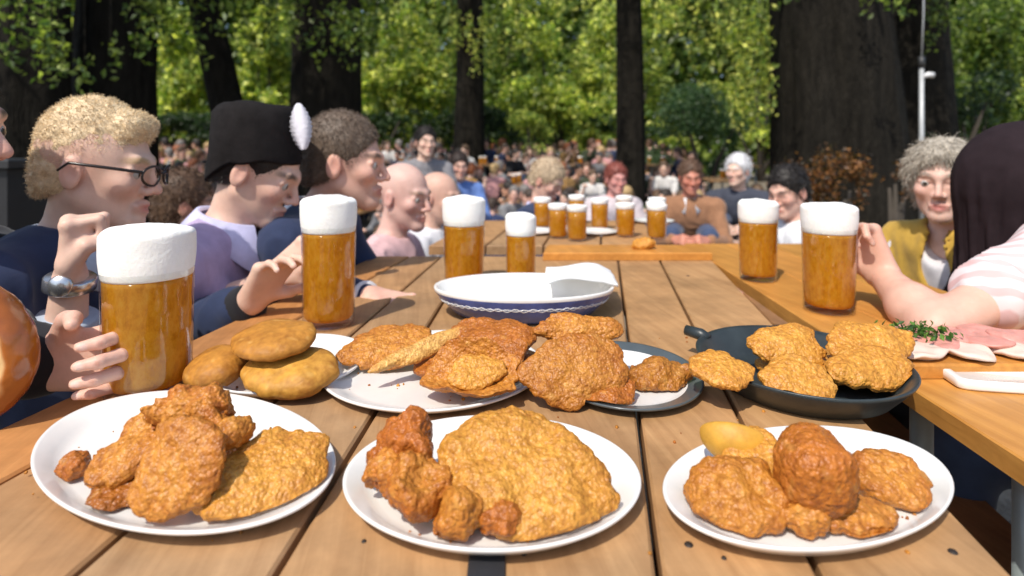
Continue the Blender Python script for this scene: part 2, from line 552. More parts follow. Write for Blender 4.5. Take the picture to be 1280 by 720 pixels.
GREEN = [(1, 1, 1), (.8, .95, .8), (1.2, 1.15, .9), (.4, .55, .45), (.6, .75, .6), (2.5, 2.2, 2.3)]  # the last, palest tint paints sunlit highlights among the leaves
M_bright = leaf_mat('sun_tinted_leaf', (.31, .35, .085), .4)  # leaf colour raised so that it carries the sunlight itself
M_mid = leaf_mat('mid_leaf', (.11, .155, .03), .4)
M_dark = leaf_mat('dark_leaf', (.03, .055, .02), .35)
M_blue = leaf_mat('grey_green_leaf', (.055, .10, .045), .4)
M_copper = leaf_mat('copper_leaf', (.12, .065, .025), .4)
M_bark = mat('bark', (.017, .0145, .011), .95, .5, 2.2, 1, 9, stretch=(6, 6, 1.0), bdist=.06, spec=.15)
M_twig = mat('twig', (.05, .04, .03), .9, .3, 5)

def trunk_mesh(base, top, r0, r1, seed, flare=1.14, n=40, rings=26):
    base = np.asarray(base, float); top = np.asarray(top, float)
    V, Fs = [], []
    for i in range(rings):
        t = i / (rings - 1)
        c = base + (top - base) * t + np.array([.12 * math.sin(t * 3 + seed), .1 * math.cos(t * 4 + seed), 0]) * r0
        r = r0 + (r1 - r0) * t + r0 * (flare - 1) * math.exp(-t * 9)
        for k in range(n):
            th = 2 * PI * k / n
            rr = r * (1 + .07 * math.sin(5 * th + seed) * math.exp(-t * 2) + .035 * math.sin(9 * th + seed * 2 + 2 * t) + .02 * math.sin(17 * th + 5 * t))
            V.append(c + np.array([rr * math.cos(th), rr * math.sin(th), 0]))
    for i in range(rings - 1):
        for k in range(n):
            Fs.append((i * n + k, i * n + (k + 1) % n, (i + 1) * n + (k + 1) % n, (i + 1) * n + k))
    V = np.array(V)
    V = V + (fbm(V * np.array([7, 7, 1.6]), seed, 3) * r0 * .06)[:, None] * nrm([1, .4, 0])
    return V, Fs

def big_tree(px0, px1, Y, label, seed, lean=0., mats=M_mid, sprays=(), hgt=7.5, crown=True, pxtop=None):
    R = np.random.RandomState(seed)
    xc = ((px0 + px1) / 2 - 640) / F * Y
    r = (px1 - px0) / F * Y / 2
    zb = float(zg(xc, Y))
    t = thing('tree', label, 'tree', (xc, Y, zb), 'old trees round the beer garden')
    V, Fs = trunk_mesh((0, 0, -.12), (lean, .1, hgt * .8), r * 1.02, r * .8, seed)
    mk('trunk', V, Fs, M_bark, t)
    lb = MB()
    top = np.array([lean, .1, hgt * .72])
    blobs = []
    for k in range(9):
        an = 2 * PI * k / 9 + R.rand()
        e = top + np.array([math.cos(an) * 2.6 - .6, math.sin(an) * 2.0 - .3, .2 + 1.6 * R.rand()])  # crown shifted towards the sun so its unseen leaves shade the trunk
        lb.tube([top * .9, (top + e) / 2 + np.array([0, 0, .25]), e], [r * .35, r * .22, .04], 8)
        blobs.append((*e, 1.3, 1.3, .9))
    pts = [cloud(R, 5200, blobs, .2)] if crown else []
    # drooping twigs that hang into the picture
    for (px, py, n, wd, ln) in sprays:
        yy = Y - r - .3 - R.rand() * .9
        c = W(px, py, yy) - np.array([xc, Y, zb])
        for q in range(n):
            s = c + np.array([R.uniform(-wd, wd), R.uniform(-.5, .5), R.uniform(-.1, .35)])
            L = ln * R.uniform(.5, 1.2); dx = R.uniform(-.25, .25)
            m = int(26 * L / .6) + 5
            tt = R.rand(m, 1)
            p = s + np.array([dx * L, 0, -L]) * tt + np.array([0, 0, .5 * L]) + R.normal(size=(m, 3)) * .055
            pts.append(p)
            lb.tube([s + np.array([0, 0, 1.3 + .5 * L]), s + np.array([0, 0, .5 * L]), s + np.array([dx * L, 0, -.5 * L])], [.008, .005, .003], 4)
        lb.tube([top * np.array([1, 1, .95]), (c + top) / 2 + np.array([0, 0, .9]), c + np.array([0, 0, 1.2])], [r * .2, .06, .02], 7)
    P = np.vstack(pts)
    V, Q, C = leaves(P, .085, seed + 1, GREEN)
    mk('limb', np.vstack(lb.V), lb.F, M_bark, t)
    mk('crown', V, Q, mats, t, False, C)
    return t

def bush(px, Y, w, h, label, m, seed, n=6000, size=.15, name='bush', cat='bush', group='leafy shrubs and small trees behind the crowd', z0=.0, dep=1.3, cols=GREEN):
    R = np.random.RandomState(seed)
    x = (px - 640) / F * Y
    t = thing(name, label, cat, (x, Y, float(zg(x, Y)) - .03), group)
    h = h - float(zg(x, Y)) * (name == 'shrub')
    bl = []
    for k in range(14):
        zz = z0 + R.uniform(.08, .9) * h
        s = (1 - .45 * (zz / h)) * w * .5
        bl.append((R.uniform(-1, 1) * s * .75, R.uniform(-1, 1) * dep * .6, zz, w * R.uniform(.16, .3), dep * R.uniform(.3, .5), h * R.uniform(.1, .2)))
    P = cloud(R, n, bl, .5)
    P[:, 2] = np.maximum(P[:, 2], .04)
    V, Q, C = leaves(P, size, seed, cols)
    mk('foliage', V, Q, m, t, False, C)
    b = MB()
    for k in range(7):
        e = bl[k]
        b.tube([(R.uniform(-.1, .1), R.uniform(-.1, .1), -.02), (e[0] * .4, e[1] * .4, e[2] * .5), (e[0], e[1], e[2])], [.07, .05, .015], 6)
    b.build('stem', M_twig, t, True)
    return t

# ---- the eight trunks
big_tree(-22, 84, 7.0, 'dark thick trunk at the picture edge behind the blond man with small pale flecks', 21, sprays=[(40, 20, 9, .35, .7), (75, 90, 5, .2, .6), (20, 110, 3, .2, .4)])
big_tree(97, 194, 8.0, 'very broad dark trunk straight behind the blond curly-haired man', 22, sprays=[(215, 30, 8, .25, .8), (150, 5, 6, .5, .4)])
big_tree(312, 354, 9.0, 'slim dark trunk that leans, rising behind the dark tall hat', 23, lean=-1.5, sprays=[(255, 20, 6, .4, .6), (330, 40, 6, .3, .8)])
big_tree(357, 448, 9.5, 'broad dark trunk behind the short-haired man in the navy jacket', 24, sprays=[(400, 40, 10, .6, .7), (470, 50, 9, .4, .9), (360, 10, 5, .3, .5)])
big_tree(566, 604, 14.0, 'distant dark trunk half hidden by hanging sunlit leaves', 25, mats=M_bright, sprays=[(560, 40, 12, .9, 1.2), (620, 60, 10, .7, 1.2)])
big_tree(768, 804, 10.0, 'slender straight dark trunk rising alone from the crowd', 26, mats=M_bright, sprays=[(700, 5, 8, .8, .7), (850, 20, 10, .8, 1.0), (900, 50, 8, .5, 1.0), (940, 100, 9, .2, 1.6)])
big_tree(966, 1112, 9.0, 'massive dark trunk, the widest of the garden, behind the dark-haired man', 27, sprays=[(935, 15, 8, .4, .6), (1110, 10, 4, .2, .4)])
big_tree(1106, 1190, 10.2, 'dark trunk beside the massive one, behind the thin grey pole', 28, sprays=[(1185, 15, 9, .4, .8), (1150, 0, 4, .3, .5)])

# ---- background foliage
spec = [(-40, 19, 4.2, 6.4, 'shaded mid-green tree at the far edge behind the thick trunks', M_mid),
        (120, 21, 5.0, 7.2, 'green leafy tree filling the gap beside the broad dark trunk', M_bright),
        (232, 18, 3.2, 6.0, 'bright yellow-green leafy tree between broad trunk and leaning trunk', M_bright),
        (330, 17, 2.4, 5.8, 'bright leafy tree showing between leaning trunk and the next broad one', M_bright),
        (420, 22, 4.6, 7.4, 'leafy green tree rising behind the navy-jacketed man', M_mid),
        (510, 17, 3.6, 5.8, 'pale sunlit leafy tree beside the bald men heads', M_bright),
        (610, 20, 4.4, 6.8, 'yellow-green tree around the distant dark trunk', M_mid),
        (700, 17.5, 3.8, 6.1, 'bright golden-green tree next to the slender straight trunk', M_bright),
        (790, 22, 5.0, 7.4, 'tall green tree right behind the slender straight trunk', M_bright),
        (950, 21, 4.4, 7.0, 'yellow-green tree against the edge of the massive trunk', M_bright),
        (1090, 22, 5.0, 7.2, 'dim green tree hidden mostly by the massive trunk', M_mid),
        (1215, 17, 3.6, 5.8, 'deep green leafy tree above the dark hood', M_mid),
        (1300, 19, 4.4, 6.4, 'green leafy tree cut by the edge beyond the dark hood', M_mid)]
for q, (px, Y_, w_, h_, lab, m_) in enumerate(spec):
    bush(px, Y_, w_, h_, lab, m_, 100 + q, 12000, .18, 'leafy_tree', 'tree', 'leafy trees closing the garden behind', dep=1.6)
bush(880, 13.5, 2.9, 2.9, 'rounded grey-green shrub with fine dense leaves beside the massive trunk', M_blue, 131, 9000, .075)
bush(665, 14.5, 1.6, 1.9, 'sunlit golden shrub just above the seated crowd', M_bright, 132, 3500, .085)
bush(1262, 9.5, 1.1, 2.4, 'bright lime-green shrub above the dark hood', M_bright, 133, 3000, .08)
bush(1190, 12.5, 1.7, 2.7, 'dark glossy shrub beside the thin pole', M_dark, 134, 3500, .11)
bush(1215, 8.5, .9, 1.45, 'pale grey-green low shrub between woman and hood', M_blue, 135, 2000, .05)
for q, (px, Y_, w_, h_, lab) in enumerate([(470, 15.8, 3.8, 2.0, 'low dark hedge added for the shade band behind the bald men'), (600, 16.2, 3.4, 2.1, 'low dark hedge added for the shade band behind the beer glass pair'),
                                        (760, 16.6, 3.8, 1.9, 'low dark hedge added for the shade round the foot of the slender trunk'), (240, 15.5, 3.6, 2.0, 'low dark hedge added for the shade band behind the leaning trunk'),
                                        (60, 13, 3.4, 2.2, 'low dark hedge added for the shade band behind the blond man')]):
    bush(px, Y_, w_, h_, lab, M_dark, 150 + q, 4200, .11, 'hedge', 'hedge', 'dark hedges added for shade at the back of the crowd', dep=.8)  # dark leaf rows added to stand for the shade band under the trees
for q, (px, Y_, w_, h_, lab) in enumerate([(1060, 5.4, .9, 1.02, 'coppery brown shrub with pale leaf tips behind the tallest glass'),
                                        (1120, 6.0, .9, 1.0, 'coppery brown shrub behind the grey-haired woman shoulder'),
                                        (1010, 6.4, .9, 1.15, 'coppery brown shrub with dry tips below the massive trunk')]):
    bush(px, Y_, w_, h_, lab, M_copper, 160 + q, 2600, .05, 'shrub', 'shrub', 'copper shrubs under the massive trunk', dep=.6,
         cols=[(1, 1, 1), (2.2, 1.8, 1.3), (.4, .35, .3), (1.3, .9, .7), (.3, .4, .2)])
# far-off wood, one mass
R = np.random.RandomState(9)
P = np.stack([R.uniform(-36, 36, 95000), R.uniform(28, 36, 95000), R.rand(95000) ** .9 * 14.5], 1)
V, Q, C = leaves(P, .58, 77, GREEN)
tag(mk('distant_wood', V, Q, M_mid, None, False, C), 'shaded wood far behind the garden trees', 'wood', kind='stuff')
# ================================================================ tables and benches
ROT = -0.16     # tables run slightly to the right as they recede
WD_main = wood_mat('weathered_planks', (.32, .175, .078), (.52, .32, .158), ROT)
WD_orange = wood_mat('orange_varnished_planks', (.40, .17, .035), (.62, .31, .075), ROT, .4, dirt=.2)
WD_bench = wood_mat('bench_wood', (.22, .10, .035), (.36, .18, .07), ROT, .55)
STEEL = mat('green_grey_steel', (.30, .35, .35), .4, .15, 20, .1, 60, metal=.3)
DARKM = mat('black_steel', (.03, .03, .03), .45, .2, 20)

def strip(xa0, xb0, xa1, xb1, Y0, Y1, z0, z1):
    """plank between two side lines; x at Y0 and Y1"""
    return [(xa0, Y0, z0), (xb0, Y0, z0), (xb1, Y1, z0), (xa1, Y1, z0), (xa0, Y0, z1), (xb0, Y0, z1), (xb1, Y1, z1), (xa1, Y1, z1)]

def add_legs(t, xl, xr, Ys, slope, top, m, ox=0, oy=0, r=.016):
    for Y in Ys:
        for x in (xl, xr):
            X_ = x + slope * Y
            b = MB(); b.tube([(X_ - ox, Y - oy, 0), (X_ - ox, Y - oy, top)], r, 12)
            b.box((X_ - ox - .03, Y - oy - .03, 0), (X_ - ox + .03, Y - oy + .03, .008))
            b.build('leg', m, t, True)
        b = MB()
        b.tube([(xl + slope * Y - ox, Y - oy, .32), (xr + slope * Y - ox, Y - oy, .32)], r * .8, 8)
        b.tube([(xl + slope * Y - ox, Y - oy, top - .015), (xr + slope * Y - ox, Y - oy, top - .015)], r * .8, 8)
        b.build("crossbar", m, t, True)

Y0, Y1 = .12, 1.67
S = .16
# seams as offset lines (offset at Y0, offset at Y1), adapted to the photographed plank joints
seam = [(-.655, -.665), (-.548, -.548), (-.362, -.375), (-.200, -.385), (.039, .037), (.153, .153), (.290, .300)]
# keep order sane at the far end
seam[2] = (-.356, -.47); seam[1] = (-.545, -.56)
tints = [(1.15, .88, .62), (1.0, .92, .86), (.92, .92, .95), (.98, .94, .9), (1.04, .97, .88), (1.0, .95, .88)]
mt = thing('beer_table', 'long weathered plank table in the foreground carrying all the plates of fried meat', 'table', (0, 0, 0), 'tables in the beer garden')
b = MB()
for k in range(6):
    g0 = .0028
    b.hexa(strip(seam[k][0] + S * Y0 + g0, seam[k + 1][0] + S * Y0 - g0, seam[k][1] + S * Y1 + g0, seam[k + 1][1] + S * Y1 - g0, Y0, Y1, TZ - .035, TZ),
           np.array(tints[k]) * (1 + .0 * k), bev=.0025)
b.build('tabletop', WD_main, mt, False, color=True)
b = MB()
for Yb in (.45, 1.35):
    b.hexa(strip(-.6 + S * Yb, .26 + S * Yb, -.6 + S * Yb, .26 + S * Yb, Yb - .04, Yb + .04, TZ - .07, TZ - .036))
b.build('batten', WD_bench, mt, False)
add_legs(mt, -.55, .22, (.35, 1.45), S, TZ - .07, STEEL)
NAIL = mat('nail_head', (.03, .022, .018), .6, .3, 30, metal=.4)
for (px, py, r) in [(652, 678, .0028), (664, 676, .002), (861, 681, .0035), (1191, 690, .0035), (655, 693, .002), (455, 677, .002), (905, 698, .002), (700, 340, .004), (860, 345, .004)]:
    p = T(px, py)
    V, Fs = lathe([(0, .0012), (r * .8, .001), (r, 0)], 12)
    mk('nail', V + p, Fs, NAIL, mt)

# neighbour table, warm orange
S2 = .05; E2 = .47
t2 = thing('beer_table', 'orange varnished table on grey steel legs with the ham board on it', 'table', (0, 0, 0), 'tables in the beer garden')
b = MB()
for k in range(3):
    a_, c_ = E2 + .135 * k + .001, E2 + .135 * (k + 1) - .001
    b.hexa(strip(a_ + S2 * .3, c_ + S2 * .3, a_ + S2 * 1.9, c_ + S2 * 1.9, .3, 1.9, TZ - .026, TZ), [(1, .95, .9), (1.08, 1, .95), (.95, .95, .9)][k], bev=.002)
b.build('tabletop', WD_orange, t2, False, color=True)
add_legs(t2, E2 + .055, E2 + .35, (.625, .80, 1.75), S2, TZ - .026, STEEL, r=.014)

def far_table(x, Y, L, label, wdt=.62):
    t = thing('beer_table', label, 'table', (x, Y, 0), 'tables in the beer garden')
    b = MB()
    for k in range(4):
        a_ = -wdt / 2 + wdt / 4 * k
        b.hexa(strip(a_ + .003, a_ + wdt / 4 - .003, a_ + S * L + .003, a_ + S * L + wdt / 4 - .003, 0, L, TZ - .03, TZ), tints[k + 1], bev=.003)
    b.build('tabletop', WD_main, t, False, color=True)
    add_legs(t, -wdt / 2 + .06, wdt / 2 - .06, (.25, L - .25), S, TZ - .03, STEEL)
    return t

def bench(x, Y, L, label):
    t = thing('bench', label, 'bench', (x, Y, 0), 'benches along the tables')
    b = MB()
    for k in range(2):
        a_ = -.13 + .131 * k
        b.hexa(strip(a_, a_ + .128, a_ + S * L, a_ + .128 + S * L, 0, L, .425, .452), tints[k + 2], bev=.003)
    b.build('seat', WD_bench, t, False, color=True)
    add_legs(t, -.09, .09, (.2, L - .2), S, .425, STEEL, r=.012)
    return t

far_table(.10, 1.86, .68, 'second table in line, straight beyond the end of the plate table, with glasses on it', .74)
bench(-.80, .2, 1.75, 'wooden bench under the blond man and the man in the tall hat')
bench(-.62, 2.0, 1.7, 'wooden bench under the two bald men')
bench(.615, .35, 1.4, 'brown bench seat low between the plate table and the orange table')
bench(1.06, .5, 1.6, 'wooden bench under the woman and the hooded person')
bench(.95, 2.1, 1.7, 'wooden bench under the dark-haired man')
k = 0
FT = []
for row, Yr in enumerate((6.4, 8.45, 10.45, 12.45)):
    for c_ in range(4 + row):
        FT.append((-3.9 - .9 * row + c_ * 1.9 + .3 * (row % 2), Yr))
for (x, Yr) in FT:
    t = far_table(x, Yr, 1.25, 'plank table buried among the seated crowd', .5); t['group'] = 'tables buried in the crowd'; t.location.z = float(zg(x, Yr + .6))

# board on the far end of the main table
bd = MB(); q0, q1 = T(676, 316), T(872, 316)
bd.hexa([(q0[0], 1.60, TZ + .001), (q1[0], 1.60, TZ + .001), (q1[0] + .02, 1.74, TZ + .001), (q0[0] + .02, 1.74, TZ + .001),
         (q0[0], 1.60, TZ + .022), (q1[0], 1.60, TZ + .022), (q1[0] + .02, 1.74, TZ + .022), (q0[0] + .02, 1.74, TZ + .022)], (1.05, .95, .85), bev=.003)
o = bd.build('serving_board', WD_orange, None, False, color=True)
tag(o, 'pale wooden serving board lying across the far end of the plate table', 'board')

# ================================================================ tableware
CER = mat('white_ceramic', (.80, .785, .75), .24, .06, 16, spec=.5, coat=.25, rvar=.12)
CERG = mat('grey_glaze', (.075, .09, .095), .3, .2, 14, spec=.5, coat=.3)
IRON = mat('dark_pan_enamel', (.028, .036, .038), .38, .3, 22, .15, 120, spec=.5)

PLATES = []
def plate(name, label, px0, px1, pyb, pyf, rim, m, cat='plate', group=None, inner=None, rimw=.16, ctr=None, prof=None):
    h = CAMZ - TZ - rim
    Yb, Yf = h * F / (pyb - HZ), h * F / (pyf - HZ)
    Yc, ry = (Yb + Yf) / 2, (Yb - Yf) / 2
    Yw = Yc - ry * ry / Yc * .6
    rx = (px1 - px0) / F * Yw / 2
    X_ = ((px0 + px1) / 2 - 640) / F * Yw
    rot = 0.0
    if ctr is not None: X_, Yc, rx, ry = ctr
    else:
        # the plate that shows as an upright ellipse in the picture: oval, lying slightly turned
        t_ = np.linspace(0, 2 * PI, 60)
        ex_, ey_ = (px0 + px1) / 2 + (px1 - px0) / 2 * np.cos(t_), (pyb + pyf) / 2 + (pyf - pyb) / 2 * np.sin(t_)
        yy = h * F / (ey_ - HZ); xx = (ex_ - 640) / F * yy
        mx_, my_ = xx.mean(), yy.mean()
        u_, v_ = xx - mx_, yy - my_
        A_ = np.stack([u_ * u_, u_ * v_, v_ * v_, u_, v_], 1)
        a1, b1, c1, d1, e1 = np.linalg.lstsq(A_, np.ones(60), rcond=None)[0]
        M_ = np.array([[a1, b1 / 2], [b1 / 2, c1]]); ctr_ = -np.linalg.solve(2 * M_, [d1, e1])
        k_ = 1 + ctr_ @ M_ @ ctr_
        w_, E_ = np.linalg.eigh(M_ / k_)
        rx, ry = 1 / math.sqrt(w_[0]), 1 / math.sqrt(w_[1])
        rot = math.atan2(E_[1, 0], E_[0, 0])
        X_, Yc = mx_ + ctr_[0], my_ + ctr_[1]
    t = thing(name, label, cat, (X_, Yc, TZ), group)
    t.rotation_euler.z = rot
    PLATES.append((X_, Yc, rx, ry, rot, rim, prof is not None))
    q = 1 - rimw
    pf = prof or [(0, .004), (q * .92, .004), (q, .006), (q + .03, rim * .55), (1 - .03, rim * .93), (1 - .008, rim), (1, rim - .0012), (1 - .005, rim - .003),
                  (q + .05, rim * .5 - .004), (q * .86, 0.0035), (q * .8, .0005), (q * .74, .0005), (q * .7, .002), (0, .002)]
    pf = [(r * 1.0, z) for r, z in pf]
    V, Fs = lathe(pf, 128)
    V[:, 0] *= rx; V[:, 1] *= ry
    Fs = [tuple(reversed(x)) for x in Fs]
    if inner is None:
        mk('dish', V, Fs, m, t)
    else:
        mi = []
        for fc in Fs:
            c = V[list(fc)].mean(0); rr = math.hypot(c[0] / rx, c[1] / ry)
            mi.append(1 if rr < q + .02 and c[2] > .0038 else 0)
        mk('dish', V, Fs, None, t, mats=[m, inner], mi=mi)
    return t, np.array([X_, Yc, TZ]), rx, ry

PL1 = plate('dinner_plate', 'white round plate with three big schnitzels, the one before the tallest front glass', 38, 420, 487, 665, .017, CER, group='white plates in the front row')
PL2 = plate('dinner_plate', 'white oval plate of fried chicken pieces in the middle over the dark strap', 428, 802, 518, 687, .017, CER, group='white plates in the front row')
PL3 = plate('dinner_plate', 'white oval plate with the round brown ball and a lemon wedge, at the table edge', 828, 1193, 531, 686, .017, CER, group='white plates in the front row')
PL4 = plate('dinner_plate', 'white plate of brown bread rolls beside the largest beer glass', 228, 432, 418, 489, .015, CER, ctr=(-.306, .80, .103, .112))
PL5 = plate('platter', 'big white oval platter heaped with schnitzels in the second row', 420, 690, 400, 518, .015, CER, ctr=(-.105, .785, .148, .145), cat='platter')
PL6 = plate('dinner_plate', 'grey-rimmed plate with white middle and one small nugget', 640, 880, 420, 508, .013, CERG, inner=CER, ctr=(.146, .765, .1, .118), rimw=.22)
pf = [(0, .004), (.70, .004), (.77, .008), (.93, .032), (.985, .036), (1, .035), (.985, .031), (.80, .003), (.74, 0), (0, 0)]
PL7 = plate('frying_pan', 'dark shallow pan of pale golden cutlets jutting over the table edge', 865, 1145, 405, 522, .036, IRON, cat='pan', ctr=(.372, .752, .127, .135), prof=pf)
hb = MB()
hd = nrm((-.75, .66, .0)); c0 = np.array([-.127 * .93 * .75, .135 * .93 * .66, .031])
hb.tube([c0, c0 + hd * .012 + np.array([0, 0, .004]), c0 + hd * .035 + np.array([0, 0, .006])], [.007, .009, .0075], 10)
hb.build('handle', IRON, PL7[0], True)

# blue and white dish behind the platter
BLUE = mat('cobalt_glaze', (.05, .09, .30), .25, .35, 30, spec=.5, coat=.3)
bt = thing('serving_dish', 'shallow blue and white oval dish with a folded napkin on its rim', 'dish', (.022, 1.075, TZ))
pf = [(0, .012), (.78, .012), (.86, .018), (.97, .040), (1.0, .042), (1.01, .040), (1.0, .036), (.93, .024), (.78, .006), (.66, 0), (0, 0)]
V, Fs = lathe(pf, 96); V[:, 0] *= .165; V[:, 1] *= .105; V[:, 2] *= 1.3
Fs = [tuple(reversed(x)) for x in Fs]
mi = [1 if min(fc) < 1 + 96 * 5 else 0 for fc in Fs]
mk('dish', V, Fs, None, bt, mats=[BLUE, CER], mi=mi)
# white band of painted ornament: small raised dots of glaze
dots = MB()
for ph_ in (0, 1):
    path = []
    for q in range(90):
        th = PI * 1.02 + PI * .96 * q / 89
        zz = .0245 + .0022 * math.sin(q * 1.1 + ph_ * PI) * (1 if ph_ == 0 else .6)
        rr = .93 + (zz - .024) / .012 * .07 + .004
        path.append((.165 * rr * math.cos(th), .105 * rr * math.sin(th), zz * 1.3))
    dots.tube(path, .0007, 5)
dots.build('ornament', CER, bt, True)
# folded napkin
LIN = mat('white_linen', (.80, .80, .79), .85, .04, 30, .3, 400, bdist=.0006)
N_ = 26
nv = []
for layer in range(2):
    for i in range(N_):
        for j in range(N_):
            u, v = i / (N_ - 1), j / (N_ - 1)
            p = np.array([-.066 + .135 * u + .012 * v, -.075 + .150 * v, .0])
            z = .057 + .012 * math.sin(u * 3.0) * (1 - .4 * v) + .003 * math.sin(7 * u + 3 * v) - .010 * max(0, u - .8) * 5 * .6
            z += .0045 * layer + .001 * math.sin(12 * v + layer)
            nv.append((p[0], p[1], z - (.0 if layer else 0)))
qs = []
for layer in range(2):
    o_ = layer * N_ * N_
    for i in range(N_ - 1):
        for j in range(N_ - 1):
            a = o_ + i * N_ + j
            f_ = (a, a + N_, a + N_ + 1, a + 1)
            qs.append(f_ if layer else f_[::-1])
def brd():
    L = [i * N_ for i in range(N_)] + [(N_ - 1) * N_ + j for j in range(1, N_)] + [i * N_ + N_ - 1 for i in range(N_ - 2, -1, -1)] + [j for j in range(N_ - 2, 0, -1)]
    return L
Lb = brd()
for a, c in zip(Lb, Lb[1:] + Lb[:1]):
    qs.append((a, c, c + N_ * N_, a + N_ * N_))
np_ = np.array(nv)
o = mk('napkin', np_ + np.array([.125, 1.135, TZ - .002]), qs, LIN)
tag(o, 'white folded napkin laid over the end of the blue dish', 'napkin')

# black strap
b = MB()
p0, p1 = T(587, 690), T(632, 690)
b.box((p0[0], .300, TZ + .0006), (p1[0], .452, TZ + .0028), bev=.0006)
o = b.build('strap', mat('black_rubber', (.022, .022, .026), .55, .2, 40, .2, 200), None)
tag(o, 'flat black strap sticking out from under the middle oval plate', 'strap')

# ================================================================ beer glasses
GL = glass_mat('beer_glass_wall'); BEER = beer_mat()
FOAM = mat('beer_foam', (.88, .865, .825), .85, .04, 70, .6, 240, sss=.3, bdist=.0012, spec=.2, sssr=(1, .9, .7))

def beer_glass(label, px, pyb, r, H, foam_f, seed, Y=None, group='tall full beer glasses', taper=.93, X=None, hi=True):
    Yc = Y if Y else (CAMZ - TZ) * F / (pyb - HZ)
    X_ = X if X is not None else (px - 640) / F * Yc
    t = thing('beer_glass', label, 'beer glass', (X_, Yc, TZ), group)
    n = 64 if hi else 24
    zf = H * (1 - foam_f)
    pr = [(0, .001), (r * .80, .001), (r * .90, .003), (r * .925, .009)]
    zs = np.linspace(.012, zf + .4 * (H - zf), 30 if hi else 5)
    for z in zs:
        w = r * (taper + (1 - taper) * (z / H) ** .8)
        pr.append((w, z))
    rt = pr[-1][0]
    pr += [(rt - .0006, zs[-1] + .001), (rt - .0022, zs[-1])]
    V, Fs = lathe(pr, n)
    # shallow dimples pressed into the wall
    if hi:
        th = np.arctan2(V[:, 1], V[:, 0]); z = V[:, 2]
        d = np.sin(th * 9 + (np.floor(z / (H * .13)) % 2) * PI) * np.sin(z / (H * .13) * PI)
        m = (z > .02) & (z < zf * .92)
        rr = np.hypot(V[:, 0], V[:, 1])
        V[m, :2] *= (1 - .010 * np.abs(d[m]))[:, None]
    mk('glass', V, Fs, GL, t)
    bp = [(0, .013), (r * taper * .86, .013), (r * taper * .935, .017)]
    for z in np.linspace(.022, zf, 20 if hi else 4):
        bp.append((r * (taper + (1 - taper) * (z / H) ** .8) - .0022, z))
    bp.append((0, zf))
    V, Fs = lathe(bp, n)
    if hi:
        th = np.arctan2(V[:, 1], V[:, 0]); z = V[:, 2]
        d = np.sin(th * 9 + (np.floor(z / (H * .13)) % 2) * PI) * np.sin(z / (H * .13) * PI)
        m = (z > .022) & (z < zf * .95)
        V[m, :2] *= (1 - .014 * np.abs(d[m]))[:, None]
    mk('beer', V, Fs, BEER, t)
    # foam: sits on the beer, bulges over the rim and rounds off
    rf = r * (taper + (1 - taper) * (zf / H) ** .8) - .0008
    fp = [(0, zf + .0004), (rf * .98, zf + .0004), (rf, zf + .003)]
    hf = H - zf
    for q in range(1, 11):
        u = q / 10
        fp.append((rf + r * .055 * math.sin(min(1, u * 1.6) * PI / 2), zf + .003 + hf * .80 * u))
    re = fp[-1][0]
    for q in range(1, 9):
        a_ = q / 8 * PI / 2
        fp.append((re - hf * .22 * (1 - math.cos(a_)), zf + .003 + hf * .80 + hf * .17 * math.sin(a_)))
    rl, zl = fp[-1]
    fp += [(rl * .7, zl + .002), (rl * .35, zl + .0035), (0, zl + .004)]
    V, Fs = lathe(fp, n)
    if hi:
        top = np.clip((V[:, 2] - zf) / hf, 0, 1)
        nz = fbm(V * 45 + seed, seed, 3)
        V[:, :2] *= (1 + .022 * nz * top)[:, None]
        V[:, 2] += .004 * fbm(V * 38 + 9, seed + 3, 2) * (top > .6)
    mk('foam', V, Fs, FOAM, t)
    return t

beer_glass('largest nearest beer glass with thick flat foam, beside the pretzel', 185.5, 489, .0520, .205, .295, 1)
beer_glass('tall beer glass with high foam in front of the navy-jacketed man', 411, 406, .0465, .220, .265, 2)
beer_glass('beer glass with a bulging foam cap standing behind the blue dish', 580, 357, .0478, .197, .31, 3, taper=.90)
beer_glass('smallest slim beer glass, close by the folded napkin', 651, 360, .0335, .163, .285, 4, taper=.97)
beer_glass('beer glass with domed foam before the dark-haired man', 948, 356, .0440, .183, .26, 5, X=.577, Y=1.36)
beer_glass('beer glass with loose swollen foam before the clasped hand of the striped sleeve', 1036, 389, .0480, .200, .26, 6, taper=.9)

# glasses on the far tables (copies, small in the picture)
g0 = beer_glass('small far beer glass among the seated crowd', 700, 300, .042, .18, .16, 7, Y=2.1, X=.20, group='far beer glasses', hi=False)
R = np.random.RandomState(4)
near = [(.16, 2.02, 'half-hidden amber glass at the far table end, just right behind the slim glass'), (.34, 2.25, None), (.40, 2.05, None), (.52, 2.10, None), (.57, 2.28, None), (.46, 2.38, None), (.27, 2.42, None), (.50, 2.0, None), (.22, 1.96, None), (.12, 2.3, None)]
first = True
for (x, y, l) in near:
    c = g0 if first else copy_tree(g0)
    first = False
    c.location = (x, y, TZ); c.scale = (.8, .8, .66)
    c['label'] = 'amber beer glass standing on the second table in line'; c['group'] = 'glasses on the second table'
for (x, Yr) in FT:
    for q in range(3):
        u = R.rand()
        c = copy_tree(g0); c.scale = (1, 1, 1); c.location = (x + S * 1.2 * u + R.uniform(-.18, .18), Yr + .06 + 1.1 * u, TZ + float(zg(x, Yr + .6)))
        c['label'] = 'small far beer glass among the seated crowd'; c['group'] = 'far beer glasses'

